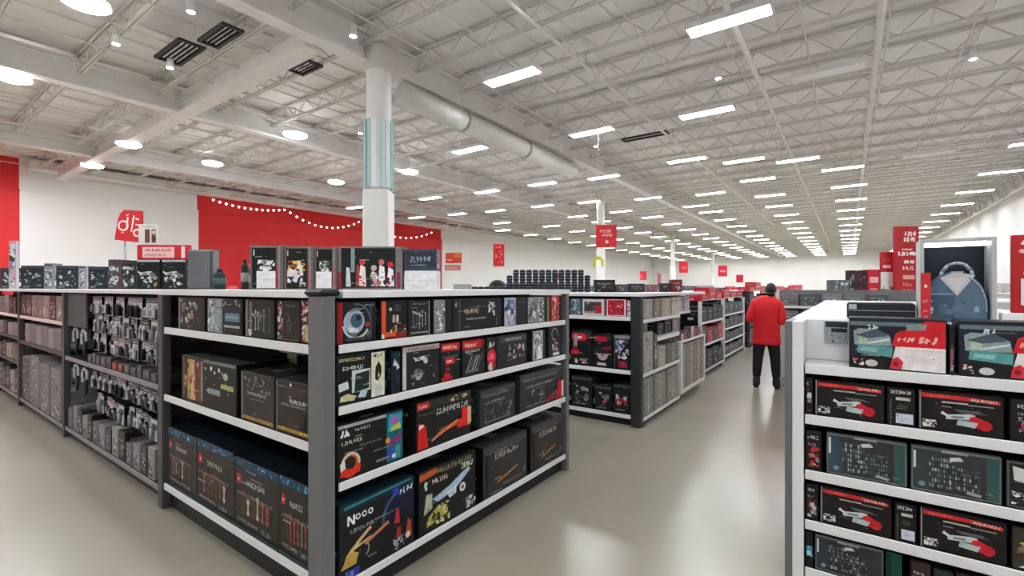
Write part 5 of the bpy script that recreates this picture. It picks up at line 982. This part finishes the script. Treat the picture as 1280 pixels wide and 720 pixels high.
hang(898, 909, 332, 345.5, 25, 'small red hanging sign above the far aisle shelves', '#c81e34', lambda F, R: (F.r(0, 0, 1, 1, '#c81e34'), F.r(.2, .4, .8, .56, '#f08c88')))
hang(920.5, 929, 343.5, 353, 29, 'tiny red hanging sign left of the person head', '#c01c34', lambda F, R: F.r(0, 0, 1, 1, '#c01c34'))
hang(800, 808, 339, 350, 20, 'tiny red hanging sign right of the yellow arch sign', '#c81e3a', lambda F, R: (F.r(0, 0, 1, 1, '#cc2038'), F.r(0, .1, .4, .6, '#e8606a')))
hang(822, 826, 342, 356, 24, 'slim dark red hanging strip sign in the far middle', '#a04a58', lambda F, R: F.r(0, 0, 1, 1, '#a85a66'))
hang(986, 1003, 356, 361, 30, 'small pinkish far sign right of the person head', '#c84a58', lambda F, R: (F.r(0, 0, 1, 1, '#d8a0a4'), F.r(.3, .1, 1, .9, '#c84454')))
hang(557, 577, 316, 329, 10.5, 'orange dome-shaped hanging sign right of the big column', '#dc4a28', lambda F, R: (F.r(0, 0, 1, 1, '#e04e2c'), F.p([(0, .1), (.4, .05), (.45, .5), (.1, .5)], '#d81e28'), F.r(.1, .2, .4, .4, '#f0a8a0'), F.p([(.5, .6), (.9, .5), (.95, .9), (.6, .95)], '#e87a3c')))
hang(556, 576, 331, 338, 10.52, 'small pale red hanging sign under the orange one', '#d88a88', lambda F, R: (F.r(0, 0, 1, 1, '#dc8c8a'), F.txt(.1, .3, .7, .4, '#f0c4c0', R)))
hang(690, 703, 342, 349, 14, 'small red hanging sign over the stacked cans', '#c81e3c', lambda F, R: (F.r(0, 0, 1, 1, '#c81e3c'), F.specks(.5, .1, 1, .9, 5, ['#6a2030'], R, .1)))
hang(667, 678, 345, 349.5, 14.2, 'small pink hanging sign over the cans left of the red one', '#d86a7c', lambda F, R: (F.r(0, 0, 1, 1, '#dc7a88'), F.txt(.1, .2, .7, .6, '#f0d0d4', R)))
X, Y = atd(748, 14); o = thing('hanging_sign', 'yellow arch-shaped hanging sign below the square red sign', 'hanging sign', (X, Y, 2.33), YAW, 'hanging yellow sign')
mb = MB(); pts = [(-.16, 0)]+[(.16*-math.cos(PI*k/10), .15+.16*math.sin(PI*k/10)) for k in range(11)]+[(.16, 0), (.08, 0)]+[(.08*math.cos(PI*k/8), .14+.08*math.sin(PI*k/8)) for k in range(9)]+[(-.08, 0)]
n = len(pts); mb.v += [(x, 0, z) for x, z in pts]+[(x, .03, z) for x, z in pts]; cc = lin('#d8dc30')
mb.f += [tuple(range(n)), tuple(range(n, 2*n))[::-1]]+[(i, n+i, n+(i+1) % n, (i+1) % n) for i in range(n)]
mb.m += [0]*(n+2); mb.c += [cc]*(n+2); mb.sm += [False]*(n+2); mb.build('sign_panel', MATTE, o)
mb = MB(); mb.bar((0, .015, .31), (0, .015, 4.2), .0025, n=4); mb.build('cable', CABLE, o)
# red sign on a pole at the left, with a rounded corner
X, Y = atd(160, 9.); o = thing('pole_sign', 'red sign with rounded upper corner and white script on a pole', 'sign', (X, Y, 0), YAW)
s_ = 9/590.; mb = MB(); pts = [(-17*s_, 2.62), (18*s_, 2.56), (17*s_, 3.17), (-5*s_, 3.19), (-10*s_, 3.12), (-13*s_, 3.0)]
n = len(pts); mb.v += [(x, 0, z) for x, z in pts]+[(x, .04, z) for x, z in pts]; cc = lin('#c41c20')
mb.f += [tuple(range(n)), tuple(range(n, 2*n))[::-1]]+[(i, n+i, n+(i+1) % n, (i+1) % n) for i in range(n)]; mb.m += [0]*(n+2); mb.c += [cc]*(n+2); mb.sm += [False]*(n+2)
F = Face(mb, (-15*s_, 0, 2.66), (1, 0, 0), (0, 0, 1), 32*s_, .46); R = random.Random(9)
F.arc(.28, .5, .2, 0, 6.2, .07, '#f0d8d4'); F.line(.42, .35, .46, .85, .07, '#f0d8d4'); F.line(.6, .25, .7, .92, .06, '#f4e2de'); F.arc(.82, .2, .14, 0, 6.2, .07, '#f2dcd8'); F.line(.76, .55, .94, .5, .06, '#f0d0cc'); F.line(.76, .8, .9, .74, .07, '#f0d0cc'); F.line(.4, .9, .5, .98, .05, '#f0d0cc'); F.line(.2, .22, .3, .2, .05, '#e8b0ac')
mb.build('sign_panel', MATTE, o); mb = MB(); mb.bar((-.1, .06, .02), (-.1, .06, 3.0), .018, n=8); mb.lathe([(.16, 0.001), (.16, .02), (.02, .03)], -.1, .06, n=16); mb.build('pole', WIRE, o)
# speckled banner at the left edge, garland along the red wall
board(11, 20, 301, 345, 7.6, 'product_strip', 'tall narrow pale speckled strip before the left red wall', '#b9b4bc', a_mottle(['#e6e2e8', '#8d8a92', '#c9a0b0', '#4a4850'], '#bab6be', 30), th=.05, z0=TOPZ)
o = thing('light_garland', 'string of tiny white lights drooping across the red wall', 'garland', (XL+.9, 0, 0))
mb = MB(); bb = MB(); R = random.Random(1)
for a, b, sag in ((11., 15.2, .25), (15.2, 20.5, .75), (20.5, 27.5, .8)):
    pr = None
    for k in range(27):
        t = k/26; y_ = a+(b-a)*t; z_ = 6.45-(a-11)*.012-sag*4*t*(1-t)
        if pr: mb.bar(pr, (0, y_, z_), .012, n=4)
        pr = (0, y_, z_)
        if k % 2: bb = MB(); bb.lathe([(.015, .0), (.05, -.03), (.055, -.07), (.02, -.11)][::-1], n=8); bb.build('bulb', BULB, o, (0, y_, z_))
mb.build('wire', WIRE, o)
mb = MB()
for y_ in (11., 15.2, 20.5, 27.5): mb.bar((0, y_, 6.42), (0, y_, 6.64), .01, n=4)
mb.build('garland_hook', WIRE, o)
# ================================================================ shelving farther down the aisle
def far_unit(y0, W, x, H, shelves, label, postm=WHITE, backm=BLACK, cols=None, seed=0, nm='', railm=WHITE, n=4, hd=True, base=.12):
    o = shelf_unit('gondola_shelf', label, (x, y0, 0), PI/2, W, .42, H, shelves, posts=(1, 1), base=base, postm=postm, backm=backm, railm=railm)
    R = random.Random(seed); zs = [base]+list(shelves)
    for li, z in enumerate(zs):
        top = (zs+[H])[li+1]-z-.07
        for i in range(n):
            y_ = y0+.08+i*(W-.14)/n; wd = (W-.14)/n-.03; c = R.choice(cols)
            on_right(y_, y_+wd, z, top*R.uniform(.75, 1), c, a_rand(seed*50+li*9+i, c, ['#8d9090', '#c9c9c9', '#2a2a2c', '#b03040'], 12), 'carton on %s, %s level, %s from the camera' % (nm, ['floor', 'second', 'third', 'fourth', 'fifth'][li], ordn(i)), x=x, group='cartons on %s' % nm, d=.3, name='shelf_carton')
    if hd:
        for i in range(3):
            y_ = y0+.1+i*(W-.2)/3; wd = (W-.2)/3-.05; h = R.uniform(.13, .3)
            on_right(y_, y_+wd, H+.002, h, '#c81e30', lambda F, R: (F.r(0, 0, 1, 1, '#c81e30'), F.txt(.15, .4, .7, .25, '#f0a8a8', R, bold=.3), F.r(.0, .0, 1, .12, '#e6dada')), 'red carton on top of %s, %s from the camera' % (nm, ordn(i)), x=x, group='red cartons on far units', d=.3, name='red_carton')
DK = ['#1c2422', '#22262c', '#30343a', '#c0283a', '#1a1d24']
far_unit(9.25, 2.0, -2.25, 1.45, (.62, 1.05), 'white shelf unit with dark and red goods past the second island', cols=DK, seed=3, nm='the white unit past the second island')
far_unit(11.7, 2.6, -2.35, 1.45, (.45, .75, 1.08), 'white shelf unit with dark folded goods farther down the aisle', cols=['#20262e', '#262b33', '#2e343c'], seed=4, nm='the white unit with dark goods')
far_unit(14.9, 3.4, -2.3, 1.6, (.6, 1.1), 'black shelf unit left of the person far down the aisle', cols=['#1a1d20', '#24282b'], seed=5, nm='the black unit left of the person', postm=POSTD, railm=DARK)
far_unit(19, 5, -2.3, 1.5, (.6, 1.1), 'far shelf unit behind the person along the aisle', cols=DK+['#b0b0ae'], seed=6, nm='the far unit behind the person', n=3)
far_unit(26, 8, -2.3, 1.5, (.6, 1.1), 'farthest shelf unit on the left of the aisle', cols=DK+['#b0b0ae'], seed=7, nm='the farthest aisle unit', n=3)
# runs on the far left of the floor, their tops just below eye level
k = 0
for x, y0, y1, lb, sh in ((-7.2, 9.4, 17, 'white shelf run behind the second island', 'run behind the second island'), (-11.5, 9.4, 30, 'long white shelf run under the narrow red hanging sign', 'run under the narrow red hanging sign'), (-7.2, 18, 44, 'far white shelf run left of the aisle', 'far run left of the aisle'), (-15.5, 6, 26, 'white shelf run in front of the red wall', 'run in front of the red wall'), (-20, 6, 30, 'white shelf run nearest the left red wall', 'run nearest the left red wall'), (3.6, 12.5, 40, 'far white shelf run near the right wall', 'far run near the right wall')):
    o = thing('gondola_run', lb, 'shelf unit', (x, y0, 0)); L = y1-y0
    mb = MB(); mb.box(-.02, -.02, 1.52, .92, L+.02, 1.56, bev=.005); mb.build('run_top', WHITE, o)
    mb = MB(); mb.box(.35, .02, .002, .55, L-.02, 1.519); mb.build('run_spine', WHITE, o)
    mb = MB()
    for z in (.12, .5, .9, 1.25): mb.box(.0, 0, z-.04, .349, L, z); mb.box(.551, 0, z-.04, .9, L, z)
    mb.build('run_shelves', WHITE, o)
    R = random.Random(k+70); n = 7 if y1-y0 > 15 else 5
    for i in range(n):
        wd = R.uniform(.5, .9); yy = y0+.3+i*(L-1.2)/n; c = R.choice(['#b81c2c', '#8d9094', '#2a2e32', '#c9c4c0', '#d0404c', '#4a4e54'])
        carton('run_top_carton', 'carton on the %s, %s from front' % (sh, ordn(i)), wd, .4, R.uniform(.12, .3), c, a_rand(k*30+i+600, c, ['#e0dcdc', '#8a3040', '#3a3e42', '#b8bcbe'], 10), (x+.45, yy, 1.561), YAW, 'cartons on the far runs')
    k += 1
# ================================================================ the shopper
def skin_mesh(name, pts, edges, radii, sub=2, root=0):
    me = bpy.data.meshes.new(name+'_cage'); me.from_pydata(pts, edges, []); ob = bpy.data.objects.new(name+'_cage', me); C.objects.link(ob)
    m = ob.modifiers.new('s', 'SKIN'); m.use_smooth_shade = True
    if not me.skin_vertices: me.skin_vertices.new() if hasattr(me.skin_vertices, 'new') else None
    sv = me.skin_vertices[0].data
    for i, r in enumerate(radii): sv[i].radius = r if isinstance(r, tuple) else (r, r); sv[i].use_root = (i == root)
    s = ob.modifiers.new('d', 'SUBSURF'); s.levels = sub; s.render_levels = sub
    dg = bpy.context.evaluated_depsgraph_get(); out = bpy.data.meshes.new_from_object(ob.evaluated_get(dg)); bpy.data.objects.remove(ob); out.name = name
    return out
def join(name, meshes, mt, parent):
    bm = bmesh.new()
    for me in meshes: bm.from_mesh(me)
    me = bpy.data.meshes.new(name); bm.to_mesh(me); bm.free()
    for p in me.polygons: p.use_smooth = True; p.material_index = 0
    me.materials.clear()
    me.materials.append(mt); o = bpy.data.objects.new(name, me); C.objects.link(o)
    if parent: o.parent = parent
    return o
def ell(cx, cy, cz, rx, ry, rz, fn=None, n=(20, 14), rot=None):
    bm = bmesh.new(); bmesh.ops.create_uvsphere(bm, u_segments=n[0], v_segments=n[1], radius=1.)
    for v in bm.verts:
        p = Vector((v.co.x*rx, v.co.y*ry, v.co.z*rz))
        if fn: p = fn(p)
        if rot: p = rot @ p
        v.co = p + Vector((cx, cy, cz))
    me = bpy.data.meshes.new('e'); bm.to_mesh(me); bm.free(); return me
SKIN = mat('skin', '#c49878', .5, noise=.06); HAIR = mat('dark_hair', '#17181a', .55, noise=.4, nscale=60, bump=.4)
JACK = mat('red_jacket_cloth', '#e01422', .7, noise=.12, nscale=10, bump=.25); TROU = mat('black_trouser_cloth', '#141416', .75, noise=.2, nscale=14, bump=.2)
SHOE = mat('dark_shoe', '#242529', .6, noise=.3, nscale=40); SOLE = mat('pale_sole', '#d4d0cc', .6)
PX, PY = -1.115, 8.85
P = thing('person', 'person seen from behind in a red jacket and black trousers in the aisle', 'person', (PX, PY, 0), math.radians(6))
# one skeleton; faces +y (away from the camera)
J = dict(pel=(0, 0, .95), bel=(0, .0, 1.08), che=(0, -.01, 1.3), shl=(0, .0, 1.43), nek=(.02, .02, 1.52), hd0=(.025, .05, 1.58))
pts = []; ed = []; rad = []; ix = {}
def jv(n, p, r, par=None):
    ix[n] = len(pts); pts.append(p); rad.append(r)
    if par: ed.append((ix[par], ix[n]))
jv('pel', (0, 0, .95), (.15, .11)); jv('bel', (0, 0, 1.1), (.15, .11), 'pel'); jv('che', (0, -.01, 1.3), (.17, .12), 'bel'); jv('shl', (0, 0, 1.43), (.13, .09), 'che'); jv('nek', (.03, .015, 1.51), .058, 'shl'); jv('hd', (.055, .04, 1.6), .062, 'nek')
for s, n in ((-1, 'l'), (1, 'r')):
    jv('hip'+n, (s*.1, 0, .88), .095, 'pel'); jv('kne'+n, (s*.13, .015, .5), .062, 'hip'+n); jv('cal'+n, (s*.14, -.01, .36), .058, 'kne'+n); jv('ank'+n, (s*.145, -.01, .09), .04, 'cal'+n)
    jv('foo'+n, (s*.165, .1, .045), .038, 'ank'+n); jv('toe'+n, (s*.175, .17, .035), .03, 'foo'+n)
    jv('sho'+n, (s*.175, 0, 1.415), .06, 'shl')
    if n == 'l': e = (-.24, -.05, 1.17); wr = (-.18, .2, 1.16); pa = (-.15, .27, 1.17)
    else: e = (.215, -.05, 1.15); wr = (.15, .2, 1.14); pa = (.12, .27, 1.15)
    jv('elb'+n, e, .05, 'sho'+n); jv('wri'+n, wr, .032, 'elb'+n); jv('pal'+n, pa, (.042, .02), 'wri'+n)
body = [skin_mesh('body', pts, ed, rad)]
for s, n in ((-1, 'l'), (1, 'r')):                      # five fingers per hand, curled round a small carton
    w_ = Vector(pts[ix['wri'+n]]); p_ = Vector(pts[ix['pal'+n]]); f = (p_-w_).normalized(); side = Vector((0, 0, 1)); inn = f.cross(side)*(-s)
    for k, L in enumerate((.062, .072, .067, .052)):
        b0 = w_+f*.045+side*(.027-.018*k); b1 = p_+f*.02+side*(.03-.02*k); b2 = b1+f*L*.45+inn*.012; b3 = b2+f*L*.2+inn*L*.4
        body.append(skin_mesh('finger', [tuple(b0), tuple(b1), tuple(b2), tuple(b3)], [(0, 1), (1, 2), (2, 3)], [.009, .0095, .0085, .0075], 1))
    b0 = w_+f*.02+side*.01; b1 = w_+f*.05+side*.05+inn*.01; b2 = b1+f*.035+side*.01+inn*.02
    body.append(skin_mesh('thumb', [tuple(b0), tuple(b1), tuple(b2)], [(0, 1), (1, 2)], [.011, .011, .009], 1))
TI = Matrix.Rotation(math.radians(-14), 3, 'X'); HC = Vector((.065, .055, 1.65))
def headfn(p):
    if p.z < -.02: p.x *= 1+.9*(p.z+.02)/.12*.4; p.y *= .95
    if p.y > .05: p.y *= .94
    return p
def hpos(x, y, z): return HC+TI @ Vector((x, y, z))
body.append(ell(*HC, .077, .098, .116, headfn, (24, 18), TI))
def hell(x, y, z, a, b, c): q = hpos(x, y, z); body.append(ell(q.x, q.y, q.z, a, b, c, None, (10, 8), TI))
hell(0, .1, -.012, .012, .018, .022); hell(0, .092, -.05, .024, .01, .007); hell(0, .088, -.06, .02, .01, .006)
for s in (-1, 1): hell(s*.077, -.005, -.01, .01, .02, .03); hell(s*.03, .086, .012, .013, .007, .008)
hell(0, .075, -.1, .028, .022, .018)
bo = join('body', body, SKIN, P)
def hairfn(p):
    if p.z < -.02: p.z = -.02+(p.z+.02)*.62
    return p
H = [ell(*hpos(0, -.012, .018), .085, .1, .115, hairfn, (24, 18), TI), ell(*hpos(0, -.05, -.06), .066, .05, .05, None, (16, 12), TI), ell(*hpos(0, .045, .085), .06, .05, .04, None, (14, 10), TI)]
join('hair', H, HAIR, P)
# jacket
jp = []; je = []; jr_ = []; jx = {}
def kv(n, p, r, par=None):
    jx[n] = len(jp); jp.append(p); jr_.append(r)
    if par: je.append((jx[par], jx[n]))
kv('hem', (0, .0, .80), (.225, .15)); kv('low', (0, 0, .9), (.222, .155), 'hem'); kv('mid', (0, 0, 1.12), (.215, .155), 'low'); kv('che', (0, -.015, 1.32), (.225, .155), 'mid'); kv('top', (0, -.005, 1.45), (.15, .11), 'che'); kv('col', (.045, .01, 1.575), (.082, .078), 'top')
for s, n in ((-1, 'l'), (1, 'r')):
    e = Vector(pts[ix['elb'+n]]); wv = Vector(pts[ix['wri'+n]])
    kv('s'+n, (s*.17, -.005, 1.425), (.088, .088), 'top'); kv('u'+n, (s*.215, -.03, 1.3), .078, 's'+n); kv('e'+n, (e.x*1.02, e.y-.01, e.z-.01), .074, 'u'+n); kv('f'+n, tuple(e.lerp(wv, .5)), .068, 'e'+n); kv('w'+n, tuple(e.lerp(wv, .93)), .052, 'f'+n)
ja = join('jacket', [skin_mesh('jacket', jp, je, jr_)], JACK, P)
mb = MB(); mb.lathe([(.001, 0), (.001, .001)], n=6) if False else None
cm = bpy.data.meshes.new('hem'); bm = bmesh.new(); n = 28; rg = []
for z, g in ((.93, .84), (.87, .93), (.775, .95), (.765, .93), (.775, .88), (.85, .86)): rg.append([bm.verts.new((.222*g*math.cos(2*PI*k/n), .152*g*math.sin(2*PI*k/n), z)) for k in range(n)])
for a, b in ((0, 1), (1, 2), (2, 3), (3, 4), (4, 5)):
    for k in range(n): bm.faces.new((rg[a][k], rg[b][k], rg[b][(k+1) % n], rg[a][(k+1) % n]))
bmesh.ops.recalc_face_normals(bm, faces=bm.faces); bm.to_mesh(cm); bm.free(); join('jacket_hem', [cm], JACK, ja)
# trousers
tp = [(0, 0, .99), (0, 0, .9)]; te = [(0, 1)]; tr = [(.16, .12), (.165, .125)]
for s, n in ((-1, 'l'), (1, 'r')):
    b = len(tp); tp += [(s*.105, 0, .82), (s*.128, .015, .52), (s*.138, -.005, .36), (s*.145, -.01, .19)]; te += [(1, b), (b, b+1), (b+1, b+2), (b+2, b+3)]; tr += [(.108, .11), .084, .077, .062]
join('trousers', [skin_mesh('trousers', tp, te, tr)], TROU, P)
for s, n in ((-1, 'l'), (1, 'r')):
    sm = skin_mesh('shoe', [(s*.145, -.035, .06), (s*.155, .04, .06), (s*.168, .12, .05), (s*.178, .185, .042)], [(0, 1), (1, 2), (2, 3)], [(.042, .045), (.046, .046), (.044, .036), (.036, .028)])
    for v in sm.vertices: v.co.z = max(v.co.z, .014)
    so = join('shoe', [sm], SHOE, P)
    c_ = skin_mesh('sole', [(s*.145, -.045, .012), (s*.158, .06, .012), (s*.178, .195, .012)], [(0, 1), (1, 2)], [(.044, .02), (.048, .02), (.04, .02)])
    for v in c_.vertices: v.co.z = min(max(v.co.z, .001), .02)
    join('sole', [c_], SOLE, so)
    sk = skin_mesh('sock', [(s*.145, -.01, .05), (s*.145, -.01, .14), (s*.145, -.01, .26)], [(0, 1), (1, 2)], [.066, .064, .06], 1); join('sock', [sk], mat('dark_sock', '#3a3438', .9, noise=.5, nscale=50), P)
mb = MB(); mb.box(-.07, .25, 1.115, .05, .31, 1.2, 0, '#2a2c30', .004); F = Face(mb, (-.07, .25, 1.115), (1, 0, 0), (0, 0, 1), .12, .085); F.r(.1, .2, .9, .8, '#8d9094')
hb = mb.build('small_carton', PRINT, None, (PX, PY, 0), math.radians(6)); tag(hb, 'small dark carton held in front by the person in red', 'box')
